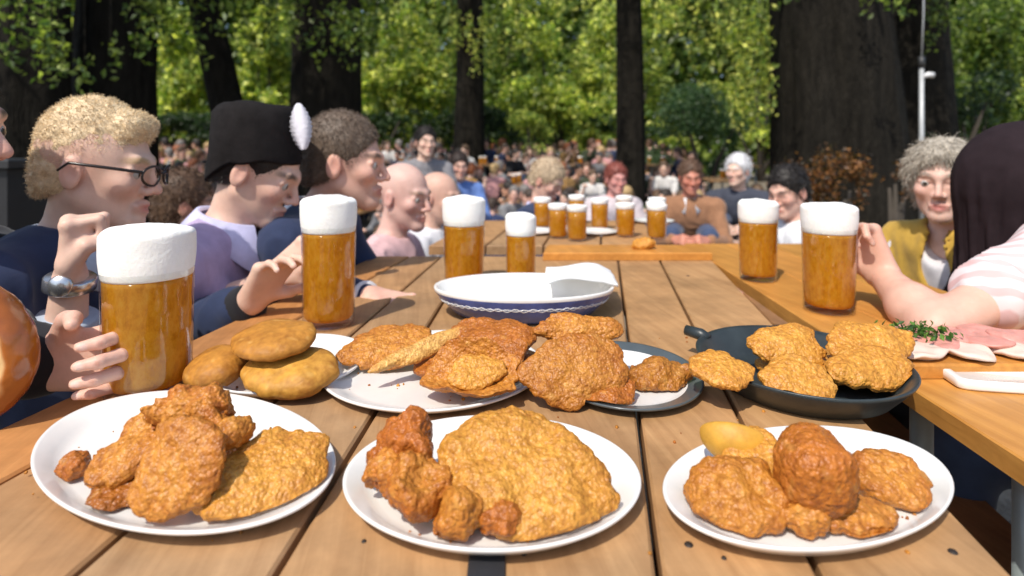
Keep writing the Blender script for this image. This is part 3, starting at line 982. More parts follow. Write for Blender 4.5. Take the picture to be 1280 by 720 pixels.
# small plates left on the second table
for q, (x, y, lab_) in enumerate([(.30, 2.13, 'small white plate among the glasses on the second table, nearest the serving board'), (.08, 2.14, 'small white plate on the second table behind the slim glass'), (.60, 2.46, 'small white plate at the far corner of the second table')]):
    pl = thing('dinner_plate', lab_, 'plate', (x, y, TZ))
    V, Fs = lathe([(0, .004), (.055, .004), (.07, .009), (.085, .013), (.086, .012), (.07, .006), (.05, 0), (0, 0)], 32)
    mk('dish', V, [tuple(reversed(f)) for f in Fs], CER, pl)

# ================================================================ ham board on the orange table
hb = thing('serving_board', 'thick wooden board of pink ham slices with parsley on the orange table', 'board', (.62, .80, TZ))
b = MB(); b.hexa([(-.10, -.035, .001), (.16, -.035, .001), (.17, .115, .001), (-.09, .115, .001), (-.10, -.035, .02), (.16, -.035, .02), (.17, .115, .02), (-.09, .115, .02)], (1, .9, .8), bev=.003)
b.build('plank', WD_orange, hb, False, color=True)
HAM = mat('ham', (.62, .27, .22), .45, .18, 60, .3, 120, sss=.15)
FAT = mat('ham_fat', (.75, .58, .48), .4, .06, 40)
GARN = mat('parsley', (.06, .13, .03), .6, .4, 40)
CSV, CSQ = cube_sphere(14)
for q in range(9):
    s = np.array([.042, .030, .006]) * (1 + .15 * vnoise(np.array([[q * 3.3, 1, 2]]), 3)[0])
    V = np.sign(CSV) * np.abs(CSV) ** .8 * s
    a_ = .5 + .25 * q; ca, sa = math.cos(a_), math.sin(a_)
    V = np.stack([V[:, 0] * ca - V[:, 1] * sa, V[:, 0] * sa + V[:, 1] * ca, V[:, 2] + .10 * V[:, 0] * math.sin(q)], 1)
    V[:, 2] += .004 * vnoise(V * 60 + q, 2)
    o = mk('ham_slice', V + np.array([.62 - .06 + .022 * q, .80 + .03 + .03 * ((q * 2) % 3 - 1), TZ + .0275 + .002 * (q % 3)]), CSQ, HAM if q % 3 else FAT)
    tag(o, 'pink ham slice overlapping the others on the wooden board' if q % 3 else 'pale fatty ham slice overlapping the others on the wooden board', 'ham slice', 'ham slices on the board' if q % 3 else 'fatty ham slices on the board')
R = np.random.RandomState(8)
P = np.array([.585, .835, TZ + .042]) + R.normal(size=(160, 3)) * np.array([.022, .012, .006])
V, Q, C = leaves(P, .011, 3, GREEN)
o = mk('parsley_sprig', V, Q, leaf_mat('parsley_leaf', (.07, .15, .03), .3), None, False, C)
tag(o, 'small green parsley sprig lying on the ham', 'parsley')
# white oblong dish in front of the ham
V, Fs = lathe([(0, .009), (.88, .009), (.92, .013), (.98, .013), (1, .012), (1, .002), (.98, 0), (0, 0)], 64)
ang = np.arctan2(V[:, 1], V[:, 0]); rr = np.hypot(V[:, 0], V[:, 1])
sq = 1 / (np.abs(np.cos(ang)) ** 9 + np.abs(np.sin(ang)) ** 9) ** (1 / 9)
V = np.stack([rr * sq * np.cos(ang) * .115, rr * sq * np.sin(ang) * .030, V[:, 2]], 1)
V[:, :2] = V[:, :2] @ np.array([[.98, -.17], [.17, .98]])
o = mk('oblong_dish', V + np.array([.680, .738, TZ + .001]), [tuple(reversed(f)) for f in Fs], CER)
tag(o, 'narrow white oblong dish on the near edge of the orange table', 'dish')
# ================================================================ fried food
def crust_mat(name, bump=.65):
    m = bpy.data.materials.new(name); m.use_nodes = True
    nt = m.node_tree; N = nt.nodes; L = nt.links; b = N['Principled BSDF']
    tc = N.new('ShaderNodeTexCoord')
    at = N.new('ShaderNodeAttribute'); at.attribute_name = 'Col'
    nz = N.new('ShaderNodeTexNoise'); nz.inputs['Scale'].default_value = 210; nz.inputs['Detail'].default_value = 5
    L.new(tc.outputs['Object'], nz.inputs['Vector'])
    rp = N.new('ShaderNodeValToRGB'); e = rp.color_ramp.elements
    e[0].position = .30; e[0].color = (.62, .50, .40, 1); e[1].position = .70; e[1].color = (1.12, 1.1, 1.05, 1)
    L.new(nz.outputs['Fac'], rp.inputs['Fac'])
    mx = N.new('ShaderNodeMix'); mx.data_type = 'RGBA'; mx.blend_type = 'MULTIPLY'; mx.inputs['Factor'].default_value = 1
    L.new(at.outputs['Color'], mx.inputs['A']); L.new(rp.outputs['Color'], mx.inputs['B'])
    L.new(mx.outputs['Result'], b.inputs['Base Color'])
    b.inputs['Roughness'].default_value = .42; b.inputs['Specular IOR Level'].default_value = .4
    vo = N.new('ShaderNodeTexVoronoi'); vo.inputs['Scale'].default_value = 330
    L.new(tc.outputs['Object'], vo.inputs['Vector'])
    ad = N.new('ShaderNodeMath'); ad.operation = 'SUBTRACT'
    L.new(nz.outputs['Fac'], ad.inputs[0]); L.new(vo.outputs['Distance'], ad.inputs[1])
    bp = N.new('ShaderNodeBump'); bp.inputs['Strength'].default_value = bump; bp.inputs['Distance'].default_value = .0016
    L.new(ad.outputs[0], bp.inputs['Height']); L.new(bp.outputs['Normal'], b.inputs['Normal'])
    return m
CRUST = crust_mat('fried_breadcrumb')
SMOOTHC = mat('baked_roll_crust', (1, 1, 1), .55, .25, 70, .4, 220, attr=True, spec=.3, bdist=.0012)
GOLD = np.array([.58, .255, .040]); DEEP = np.array([.40, .135, .018]); YEL = np.array([.67, .335, .054]); RED = np.array([.43, .135, .019]); PALE = np.array([.76, .46, .14])

def piece(name, label, cat, p0, p1, w, t, n, seed, gold=GOLD, deep=DEEP, group=None, leaf=0., lump=1., crumb=1., bend=0., N=52, rough_outline=.16, sq=.75, m=None, curl=0., box=1.):
    """a fried piece: long axis p0-p1, width w, thickness t, broad face towards n"""
    p0 = np.asarray(p0, float); p1 = np.asarray(p1, float)
    c = (p0 + p1) / 2; a = np.linalg.norm(p1 - p0) / 2
    ex = nrm(p1 - p0); ez = nrm(np.asarray(n, float) - ex * np.dot(ex, n)); ey = np.cross(ez, ex)
    Sp, Q = cube_sphere(N)
    x, y, z = (np.sign(Sp) * np.abs(Sp) ** box).T
    th = np.arctan2(y, x)
    out = 1 + rough_outline * vnoise(np.stack([np.cos(th) * 1.5 + seed * 3.1, np.sin(th) * 1.5, 0 * th + seed], 1), seed) \
        + rough_outline * .5 * vnoise(np.stack([np.cos(th) * 4 + seed, np.sin(th) * 4, 0 * th], 1), seed + 1)
    zz = np.sign(z) * np.abs(z) ** sq
    V = np.stack([x * a * out, y * w / 2 * out * (1 - leaf * x), zz * t / 2], 1)
    r2 = x * x + y * y
    V[:, 2] += -bend * r2 * t + curl * (y ** 2) * t
    V[:, 2] += t * .17 * lump * vnoise(np.stack([V[:, 0] / .022, V[:, 1] / .022, 0 * x + seed], 1), seed + 2) * (.4 + .6 * (z > -.2))
    Nn = vnormals(V, Q)
    P = V + seed * 1.37
    d = .0026 * lump * fbm(P / .013, seed + 4, 3) + .0011 * crumb * fbm(P / .0040, seed + 8, 2)
    wd = worley(P / .0042, seed + 9)
    d += crumb * .0011 * (0.55 - wd)
    V = V + Nn * d[:, None]
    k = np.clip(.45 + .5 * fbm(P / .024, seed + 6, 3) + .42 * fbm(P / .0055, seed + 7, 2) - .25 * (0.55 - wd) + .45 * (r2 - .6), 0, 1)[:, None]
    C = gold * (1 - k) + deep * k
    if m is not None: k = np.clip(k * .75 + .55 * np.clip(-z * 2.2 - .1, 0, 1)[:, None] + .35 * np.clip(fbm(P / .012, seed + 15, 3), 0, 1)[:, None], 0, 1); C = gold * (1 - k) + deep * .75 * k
    pal = np.clip(vnoise(P / .009, seed + 12) - .5, 0, 1)[:, None] * .9
    C = C * (1 - pal) + PALE * pal
    Wv = c + V[:, :1] * ex + V[:, 1:2] * ey + V[:, 2:3] * ez
    # rests on the dish under it: flattened where it would sink in
    for (X_, Yc_, rx_, ry_, ro_, rim_, deep_) in PLATES:
        u_ = ((Wv[:, 0] - X_) * math.cos(ro_) + (Wv[:, 1] - Yc_) * math.sin(ro_)) / rx_
        v_ = (-(Wv[:, 0] - X_) * math.sin(ro_) + (Wv[:, 1] - Yc_) * math.cos(ro_)) / ry_
        rr_ = np.hypot(u_, v_)
        q0, q1 = (.74, .95) if deep_ else (.80, .97)
        fl = TZ + .0062 + (rim_ - .005) * np.clip((rr_ - q0) / (q1 - q0), 0, 1)
        fl = np.where(rr_ < 1.04, fl, -9)
        Wv[:, 2] = np.maximum(Wv[:, 2], fl + .02 * (np.clip(Wv[:, 2] - fl, -.05, 0) + .05))
    o = mk(name, Wv - c, Q, m or CRUST, None, True, C)
    o.location = tuple(c)
    return tag(o, label, cat, group)

UP = (0, -.35, 1)
# ---- front plate with three big schnitzels
G1 = None
piece('schnitzel', 'long knobbly schnitzel leaning behind the leaf-shaped one on the first white plate', 'schnitzel', T(108, 606, .020), T(210, 518, .054), .052, .022, (-.25, -.55, .8), 1, GOLD, DEEP, leaf=.15, lump=1.5)
piece('schnitzel', 'large leaf-shaped schnitzel in the middle of the first white plate', 'schnitzel', T(170, 640, .016), T(266, 538, .070), .070, .020, (.12, -.75, .66), 2, GOLD, DEEP, leaf=-.32, lump=1.1)
piece('schnitzel', 'bright yellow flat schnitzel on the first white plate', 'schnitzel', T(248, 630, .018), T(404, 556, .034), .074, .022, (-.05, -.62, .78), 3, YEL, GOLD * .9, leaf=-.12, lump=.8)
piece('schnitzel', 'dark crusted underside schnitzel tucked below the long knobbly one', 'schnitzel', T(105, 628, .012), T(200, 590, .014), .045, .016, UP, 4, DEEP, DEEP * .7, lump=1.2)
piece('fried_chicken', 'pale craggy chicken piece on top at the back of the first plate', 'fried chicken', T(188, 510, .066), T(296, 520, .062), .046, .036, (0, -.6, .8), 5, GOLD, RED, lump=2.0, rough_outline=.3)
piece('nugget', 'small brown nugget at the edge of the first white plate', 'nugget', T(78, 580, .016), T(106, 584, .016), .022, .022, UP, 6, DEEP, RED, lump=1.6, N=34)
piece('nugget', 'smooth golden nugget between the craggy piece and the yellow schnitzel', 'nugget', T(262, 545, .058), T(316, 538, .050), .028, .024, (0, -.5, .8), 7, GOLD, DEEP, lump=1.2, N=34)
piece('fried_chicken', 'hidden supporting chicken piece under the pile of the first plate', 'fried chicken', T(170, 570, .022), T(300, 560, .022), .060, .036, UP, 8, GOLD, DEEP, lump=1.2, N=36)
# ---- middle plate
piece('schnitzel', 'biggest schnitzel, broad and bumpy, filling the middle oval plate', 'schnitzel', T(560, 560, .050), T(772, 622, .022), .098, .024, (-.02, -.55, .82), 11, YEL * .93, GOLD * .85, leaf=.18, lump=1.15, N=76)
piece('fried_chicken', 'reddish craggy drumstick piece at the back corner of the middle plate', 'fried chicken', T(458, 575, .036), T(546, 542, .054), .052, .040, (-.2, -.6, .8), 12, RED * 1.1, RED * .75, lump=2.2, rough_outline=.28)
piece('fried_chicken', 'knobbly wing piece on the rim of the middle plate under the reddish drumstick', 'fried chicken', T(456, 602, .024), T(524, 572, .036), .044, .036, (-.3, -.6, .8), 13, GOLD, RED, lump=2.2, rough_outline=.28)
piece('fried_chicken', 'egg-shaped craggy piece leaning on the biggest schnitzel', 'fried chicken', T(494, 630, .026), T(556, 580, .042), .050, .038, (-.2, -.7, .7), 14, GOLD * .95, RED, lump=2.0, rough_outline=.2)
piece('nugget', 'round craggy nugget at the front of the middle plate', 'nugget', T(544, 644, .022), T(604, 640, .022), .034, .032, (0, -.6, .8), 15, GOLD, DEEP, lump=1.8, N=40)
piece('nugget', 'small dark nugget wedged before the biggest schnitzel', 'nugget', T(603, 655, .014), T(650, 650, .014), .024, .022, (0, -.5, .8), 16, DEEP, RED, lump=2, N=34)
piece('nugget', 'burnt red nugget on the narrow end of the middle plate', 'nugget', T(690, 562, .036), T(728, 580, .030), .022, .020, (0, -.5, .8), 17, RED, RED * .6, lump=2, N=34)
piece('fried_chicken', 'chicken piece underneath the biggest schnitzel', 'fried chicken', T(560, 610, .020), T(740, 615, .018), .080, .026, UP, 18, GOLD * .9, DEEP, lump=1.4, N=36)
# ---- third plate
def ball(label, c, r, seed):
    return piece('fried_ball', label, 'fried ball', np.asarray(c) - np.array([r, 0, 0]), np.asarray(c) + np.array([r, 0, 0]), 2 * r * .95, 2 * r * 1.05, (0, -.1, 1), seed, DEEP * 1.25, DEEP * .8, lump=.5, sq=.9, rough_outline=.06, box=.72, N=60)
ball('large round deep-brown fried ball standing up from the third plate', T(1018, 588, .045), .0285, 21)
piece('schnitzel', 'thick wrinkled cutlet on the third plate beside the lemon', 'schnitzel', T(858, 610, .020), T(984, 628, .022), .062, .028, (-.05, -.55, .82), 22, GOLD * .92, DEEP, lump=1.6)
piece('schnitzel', 'flat pale cutlet behind the wrinkled one on the third plate', 'schnitzel', T(905, 578, .028), T(985, 575, .034), .060, .018, (0, -.5, .85), 23, YEL * .95, GOLD, lump=.9)
piece('schnitzel', 'tapered golden cutlet between the fried ball and the table edge', 'schnitzel', T(1060, 584, .024), T(1166, 615, .016), .048, .022, (.1, -.5, .85), 24, GOLD, DEEP, lump=1.0)
piece('nugget', 'small bony nugget at the front of the third plate', 'nugget', T(980, 650, .014), T(1034, 655, .014), .022, .020, UP, 25, GOLD, DEEP, lump=2, N=34)
piece('nugget', 'long flat nugget before the fried ball', 'nugget', T(1026, 652, .013), T(1116, 643, .015), .030, .018, UP, 26, GOLD, DEEP, lump=1.5, N=40)
piece('nugget', 'tiny crumbly nugget under the fried ball', 'nugget', T(978, 632, .014), T(1006, 630, .014), .018, .017, UP, 27, GOLD, DEEP, lump=2, N=30)
# lemon wedge
s = SDF((-.04, -.03, -.03), (.04, .03, .03), .0011)
s.ell((0, 0, 0), (.031, .023, .023)); s.halfspace((0, 0, -.002), (0, .55, -.83)); s.halfspace((0, .004, 0), (0, .95, .3))
V, Q = s.mesh()
p = T(918, 553, .034)
Lm = mat('lemon_peel', (.58, .30, .035), .55, .25, 45, .5, 220, bdist=.0007, sss=.1)
o = mk('lemon_wedge', V, Q, Lm); o.location = tuple(p + np.array([0, 0, .004])); o.rotation_euler = (.35, .1, -.3)
tag(o, 'yellow lemon wedge at the back of the third plate', 'lemon')
# ---- rolls on plate four
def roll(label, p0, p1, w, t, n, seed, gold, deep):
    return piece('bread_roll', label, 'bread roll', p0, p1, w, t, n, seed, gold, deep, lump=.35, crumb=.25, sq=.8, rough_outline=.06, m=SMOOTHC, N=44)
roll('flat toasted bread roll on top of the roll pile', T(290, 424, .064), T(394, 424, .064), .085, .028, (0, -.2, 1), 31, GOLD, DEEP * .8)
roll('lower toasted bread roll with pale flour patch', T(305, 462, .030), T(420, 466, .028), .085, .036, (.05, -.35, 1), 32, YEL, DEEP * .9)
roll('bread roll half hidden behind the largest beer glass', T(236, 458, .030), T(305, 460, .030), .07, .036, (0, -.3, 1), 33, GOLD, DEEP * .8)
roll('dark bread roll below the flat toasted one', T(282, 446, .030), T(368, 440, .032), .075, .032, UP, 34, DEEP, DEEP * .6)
# ---- second row platter
piece('schnitzel', 'wide schnitzel at the far end of the white platter near the navy-jacketed man glass', 'schnitzel', T(428, 445, .022), T(545, 424, .036), .085, .018, (-.1, -.45, .88), 41, GOLD, DEEP, lump=1.0)
piece('bread_strip', 'pale folded strip of breaded meat lying along the wide schnitzel', 'schnitzel', T(462, 464, .030), T(592, 408, .058), .024, .014, (0, -.8, .6), 42, PALE * .95, GOLD, lump=.8, crumb=.5, N=44)
piece('schnitzel', 'brown schnitzel at the back of the white platter, arched over its neighbours', 'schnitzel', T(560, 418, .052), T(668, 440, .044), .080, .020, (0, -.6, .8), 43, DEEP * 1.15, DEEP * .8, lump=1.2)
piece('schnitzel', 'cup-shaped cutlet with pale rim at the front of the white platter', 'schnitzel', T(528, 468, .026), T(652, 478, .026), .075, .018, (-.05, -.6, .8), 44, GOLD, DEEP * 1.1, lump=.8, curl=1.2, bend=-.6)
piece('schnitzel', 'small golden slice lying in the cup-shaped cutlet', 'schnitzel', T(556, 466, .042), T(636, 462, .042), .042, .014, (0, -.6, .8), 45, YEL, GOLD, lump=.7, N=40)
piece('schnitzel', 'broad upright schnitzel, darkest of the platter, spanning to the grey plate', 'schnitzel', T(652, 470, .036), T(786, 450, .046), .088, .022, (0, -.78, .62), 46, GOLD * .88, DEEP * .95, lump=.8, N=64)
piece('schnitzel', 'schnitzel topping the darkest one, with a bumpy upper edge', 'schnitzel', T(672, 412, .074), T(776, 412, .072), .044, .020, (0, -.8, .6), 47, GOLD * .95, DEEP, lump=1.2)
piece('schnitzel', 'schnitzel slab under the darkest one', 'schnitzel', T(690, 478, .020), T(792, 484, .018), .065, .020, UP, 48, DEEP, RED, lump=1.2)
piece('schnitzel', 'flat schnitzel slab at the bottom of the white platter', 'schnitzel', T(520, 455, .020), T(680, 455, .020), .12, .022, (0, 0, 1), 49, DEEP, RED, lump=1.0)
piece('nugget', 'reddish crumbly nugget alone on the grey-rimmed plate', 'nugget', T(788, 470, .018), T(862, 466, .018), .055, .026, UP, 50, GOLD * .8, DEEP * .8, lump=1.7)
# ---- small bites on the far board
for q, (px_, lab_) in enumerate([(806, 'small golden bite alone on the pale serving board at the far table end')]):
    c_ = np.array([(px_ - 640) / F * 1.66, 1.665, TZ + .036])
    piece('nugget', lab_, 'nugget', c_ - np.array([.035, 0, 0]), c_ + np.array([.035, .01, 0]), .045, .03, UP, 70 + q, YEL, GOLD, lump=1.5, N=26)
# ---- pan
PANG = dict(gold=YEL * .95, deep=GOLD * .95)
piece('cutlet', 'small oval cutlet on the pan rim next to the grey-rimmed plate', 'cutlet', T(864, 462, .043), T(942, 464, .043), .060, .018, UP, 61, lump=.8, **PANG)
piece('cutlet', 'pale cutlet at the front of the pan, overlapping the one behind', 'cutlet', T(950, 478, .032), T(1040, 476, .034), .070, .020, (0, -.6, .8), 62, lump=.8, **PANG)
piece('cutlet', 'pale cutlet at the back of the pan near the brown wing piece', 'cutlet', T(938, 438, .040), T(1028, 428, .046), .065, .020, (-.1, -.6, .8), 63, lump=.8, **PANG)
piece('cutlet', 'upper pale cutlet of the stacked pair in the pan', 'cutlet', T(1032, 432, .052), T(1138, 424, .054), .062, .022, (.05, -.6, .8), 64, lump=.9, **PANG)
piece('cutlet', 'lower pale cutlet of the stacked pair in the pan', 'cutlet', T(1040, 466, .036), T(1140, 458, .038), .060, .022, (.05, -.6, .8), 65, lump=.9, **PANG)
piece('cutlet', 'hidden bottom cutlet in the pan', 'cutlet', T(950, 460, .017), T(1120, 455, .017), .11, .020, (0, 0, 1), 66, lump=.9, **PANG)

# crumbs fallen on plates and planks
R = np.random.RandomState(31)
Vc, Qc, Cc = [], [], []
cs_, cq_ = cube_sphere(3)
for (P_, n_) in ((PL1, 60), (PL2, 60), (PL3, 60), (PL5, 30), (PL4, 20), (None, 60)):
    for q in range(n_):
        if P_ is None:
            c_ = np.array([R.uniform(-.35, .3), R.uniform(.42, .95), TZ + .0006])
        else:
            a_, r_ = R.rand() * 2 * PI, R.uniform(.35, .8)
            c_ = P_[1] + np.array([math.cos(a_) * r_ * P_[2], math.sin(a_) * r_ * P_[3], .0045])
        s_ = R.uniform(.0006, .0019)
        Qc.append(cq_ + sum(len(v) for v in Vc)); Vc.append(cs_ * s_ * R.uniform(.5, 1.3, 3) * (1 + .3 * R.rand(len(cs_), 1)) + c_)
        Cc.append(np.tile((GOLD if R.rand() < .6 else DEEP) * R.uniform(.7, 1.2), (len(cs_), 1)))
tag(mk('crumbs', np.vstack(Vc), np.vstack(Qc), CRUST, None, True, np.vstack(Cc)), 'golden breadcrumbs scattered over plates and planks', 'crumbs', kind='stuff')

# ================================================================ pretzel
pts, rad = [], []
for q in range(90):
    u = q / 89.0
    a_ = -PI * .5 + (u - .5) * 2 * PI * .86 + PI       # big outer loop open at the bottom centre
    pts.append((math.cos(a_ - PI / 2 + PI / 2) * .092, 0.0, math.sin(a_) * .082))
    rad.append(.020 + .011 * math.sin(PI * u))
pts = np.array(pts)
tails = []
for sgn in (1, -1):
    e = pts[-1] if sgn == 1 else pts[0]
    tails.append([e + np.array([0, .0, 0]), np.array([e[0] * .3, .012 * sgn, -.045]), np.array([-e[0] * .6, .016 * sgn, -.01]), np.array([-e[0] * 1.1, .014 * sgn, .035])])
s = SDF((-.14, -.06, -.13), (.14, .06, .13), .0028)
for k in range(len(pts) - 1):
    s.cap(pts[k], pts[k + 1], rad[k], rad[k + 1], .006)
for tl in tails:
    for k in range(3):
        s.cap(tl[k], tl[k + 1], .019 - .003 * k, .017 - .003 * k, .008)
V, Q = s.mesh(2)
Nn = vnormals(V, Q)
# the burst where the crust has split open, pale crumb inside
ang = np.arctan2(V[:, 2], V[:, 0]); rr = np.hypot(V[:, 0] / .092, V[:, 2] / .082)
wv = vnoise(V * 60, 3)
spl = np.clip(1 - np.abs((rr - .99) / (.17 + .06 * wv)), 0, 1) * np.clip(1.2 - np.abs(ang - .45) / .6, 0, 1) * (Nn[:, 1] < .2)
spl = np.clip(spl * 2.4, 0, 1)
V = V - Nn * (spl * .003)[:, None] + Nn * (.0016 * fbm(V * 55, 5, 2))[:, None]
C = np.array([.33, .095, .013]) * (1 + .35 * fbm(V * 30, 7, 3))[:, None]
C = C * (1 - spl[:, None]) + np.array([.78, .52, .24]) * spl[:, None]
PZ = mat('pretzel_crust', (1, 1, 1), .22, .1, 40, .12, 120, attr=True, spec=.5, coat=.5)
o = mk('pretzel', V, Q, PZ, None, True, C)
pz = T(-84, 541, .0) ; o.location = (pz[0], pz[1] + .005, TZ + .083); o.rotation_euler = (-.06, 0.5, .12)
o.scale = (.80, .80, .76)
tag(o, 'huge glossy brown pretzel held upright before the black sleeve at the table edge', 'pretzel')
# ================================================================ people
def skin_mat(name, base):
    return mat(name, (1, 1, 1), .5, .11, 55, .3, 330, attr=True, spec=.35, sss=.15, bdist=.0009)
SKIN = skin_mat('skin', None)
def cloth(name, c, **k):
    k.setdefault('bump', .25); k.setdefault('bscale', 500); k.setdefault('bdist', .0006)
    return mat(name, c, .85, .14, 25, spec=.2, sheen=.15, **k)
EYEW = mat('eye_white', (.42, .39, .36), .25, .03, 10); IRIS = mat('iris', (.035, .025, .018), .15, .2, 60)

def frame(fwd, up=(0, 0, 1)):
    f = nrm(fwd); s = nrm(np.cross(up, f)); u = np.cross(f, s)
    return np.stack([f, s, u])          # rows: forward, left side, up

def head_sdf(g, H, R, k=1.0, lo=False, jaw=1.0, nose=1.0, fat=1.0):
    P = lambda x, y, z: H + k * (x * R[0] + y * R[1] + z * R[2])
    g.ell(P(-.012, 0, .032), np.array([.094, .074, .084]) * k, R, .01)
    g.ell(P(.026, 0, -.030), np.array([.060, .0545 * fat, .080]) * k, R, .03)
    for y in (-1, 1):
        g.cap(P(-.002, .046 * y * jaw, -.052), P(.064, .012 * y, -.096), .018 * k, .017 * k, .022)
        g.ell(P(.062, .040 * y * fat, -.022), np.array([.021, .018, .018]) * k, R, .02)
        g.ell(P(-.010, .0755 * y, -.008), np.array([.0185, .0085, .031]) * k, R, .005)
    g.ell(P(.074, 0, -.096), np.array([.018, .018, .016]) * k, R, .02)
    g.cap(P(.078, .034, .022), P(.084, 0, .018), .011 * k, .011 * k, .015)
    g.cap(P(.078, -.034, .022), P(.084, 0, .018), .011 * k, .011 * k, .015)
    g.cap(P(.088, 0, .008), P(.088 + .021 * nose, 0, -.031), .0068 * k, .0098 * k, .010)
    for y in (-1, 1):
        g.ell(P(.094, .011 * y, -.036), np.array([.011, .008, .008]) * k, R, .006)
    if not lo:
        for y in (-1, 1):
            g.ell(P(.096, .033 * y, .000), np.array([.018, .018, .012]) * k, R, .012, 'sub')
            g.cap(P(.0795, .020 * y, .0064), P(.0735, .044 * y, .0044), .0082 * k, .0074 * k, .004)
            g.cap(P(.0785, .022 * y, -.0105), P(.0730, .042 * y, -.0095), .0062 * k, .0060 * k, .006)
            g.ell(P(-.006, .0845 * y, -.004), np.array([.0105, .0055, .018]) * k, R, .004, 'sub')
    g.cap(P(.082, .021, -.064), P(.0905, 0, -.0605), .0055 * k, .0075 * k, .006)
    g.cap(P(.082, -.021, -.064), P(.0905, 0, -.0605), .0055 * k, .0075 * k, .006)
    g.cap(P(.080, .017, -.073), P(.0885, 0, -.0745), .006 * k, .0085 * k, .007)
    g.cap(P(.080, -.017, -.073), P(.0885, 0, -.0745), .006 * k, .0085 * k, .007)
    if not lo:
        g.cap(P(.092, .022, -.0675), P(.0985, 0, -.0675), .0018 * k, .0022 * k, .003, 'sub')
        g.cap(P(.092, -.022, -.0675), P(.0985, 0, -.0675), .0018 * k, .0022 * k, .003, 'sub')

def hand_sdf(g, w, d, n, thumb, curl=(.5, .6, .4), k=1.0, spread=.0):
    """w wrist, d direction of the fingers, n the way the palm faces, thumb +1/-1 side along d x n"""
    d = nrm(d); n = nrm(np.asarray(n, float) - d * np.dot(n, d)); s = np.cross(d, n) * thumb
    w = np.asarray(w, float)
    L = [(.041, .025, .019), (.046, .029, .020), (.043, .027, .019), (.033, .020, .017)]
    off = [.030, .0100, -.0105, -.029]; kn = [.088, .092, .088, .080]
    for i in range(4):
        K = w + k * (d * kn[i] + s * off[i])
        g.cap(w + k * (s * off[i] * .55), K, .0165 * k, .0120 * k, .012)
        p = K; th = 0
        g.ell(K - n * .004 * k, np.array([.0105, .0105, .0105]) * k, None, .006)
        if i == 1 and curl[0] > 1.2:
            g.cap(w + k * (d * .078 + n * .016 + s * .018), w + k * (d * .076 + n * .016 - s * .020), .017 * k, .015 * k, .008)
        for q in range(3):
            th += curl[q] * (1 + .06 * (i - 1))
            dd = nrm(d * math.cos(th) + n * math.sin(th) + s * spread * (1.5 - i) * .3)
            e = p + dd * L[i][q] * k
            dor = nrm(-n * math.cos(th) + d * math.sin(th))
            if q: g.marks.append((p + dor * .0085 * k, .0048 * k, 0))
            if q == 2: g.marks.append((e + dor * .0065 * k - dd * .002 * k, .0062 * k, 1))
            r0 = (.0092, .0086, .0077, .0075)[q] * k * (.88 if i == 3 else 1); r1 = (.0083, .0077, .0064)[q] * k * (.88 if i == 3 else 1)
            g.cap(p, e, r0, r1, .003)
            p = e
    b = w + k * (d * .022 + s * .026)
    fist = curl[0] > 1.2
    m1 = b + k * nrm(d * .62 + s * .62 + n * .45) * .044
    m2 = m1 + k * nrm(d * .8 + s * .15 + n * (.35 + curl[0] * .4)) * .031
    m3 = m2 + k * nrm(d * .75 - s * .15 + n * (.4 + curl[1] * .5)) * .024
    if fist:
        m1 = b + k * nrm(d * .75 + s * .30 + n * .55) * .042; m2 = m1 + k * nrm(n * .9 + d * .1 - s * .25) * .028; m3 = m2 + k * nrm(n * .45 - d * .15 - s * .8) * .022
    g.cap(b, m1, .0165 * k, .0125 * k, .012); g.cap(m1, m2, .0115 * k, .0100 * k, .003); g.cap(m2, m3, .0100 * k, .0078 * k, .003)

def colour_skin(V, H, R, k, tone, brow=None, lips=(.50, .17, .14), stub=0.0, flush=1.0):
    c = np.tile(np.asarray(tone, float), (len(V), 1))
    q = (V - H) / k; x, y, z = q @ R[0], q @ R[1], q @ R[2]
    inh = (np.abs(q).max(1) < .16)
    g_ = lambda x0, y0, z0, r: np.exp(-(((x - x0) ** 2 + (np.abs(y) - y0) ** 2 + (z - z0) ** 2) / r ** 2)) * inh
    red = np.clip(.55 * g_(.065, .04, -.028, .026) + .55 * g_(.108, 0, -.03, .018) + .6 * g_(-.005, .08, -.005, .03), 0, 1)[:, None] * flush
    c = c * (1 - red * np.array([.05, .30, .30]))
    if stub:
        st = (np.clip(1 - np.abs((z + .082) / .035), 0, 1) * (x > -.01) * inh)[:, None] * stub
        c = c * (1 - st) + np.array([.25, .18, .14]) * st
    lp = (np.clip(1.6 - 1.6 * np.abs((z + .068) / .014), 0, 1) * np.clip(1.5 - np.abs(y) / .02, 0, 1) * (x > .078) * inh)[:, None]
    lp = np.clip(lp, 0, 1) * .8
    c = c * (1 - lp) + np.asarray(lips) * lp
    if brow is not None:
        bw = np.clip(1.5 - 1.5 * np.abs((z - .024 - .25 * (.034 - np.abs(np.abs(y) - .034)) + .006) / .0085), 0, 1) * np.clip(1.6 - 1.6 * np.abs((np.abs(y) - .033) / .024), 0, 1) * (x > .05) * inh
        bw = np.clip(bw + .3 * bw * vnoise(q * 400, 3), 0, 1)[:, None] * .9
        c = c * (1 - bw) + np.asarray(brow) * bw
    c = c * (1 + .07 * fbm(V * 60, 4, 3)[:, None] * np.array([.6, 1, 1]) + .06 * fbm(V * 22, 5, 2)[:, None] * np.array([.2, 1, 1]))
    return c

def eyes(root, o, H, R, k, iris=IRIS):
    for y in (-1, 1):
        V, Q = cube_sphere(10)
        c = H + k * (.0755 * R[0] + .0325 * y * R[1] - .0015 * R[2])
        W_ = V @ R * .0120 * k
        mi = [(1 if np.dot(V[q].mean(0), (1, 0, 0)) > .88 else 0) for q in Q]
        mk('eye', W_ + c - o, Q, None, root, True, mats=[EYEW, iris], mi=mi)

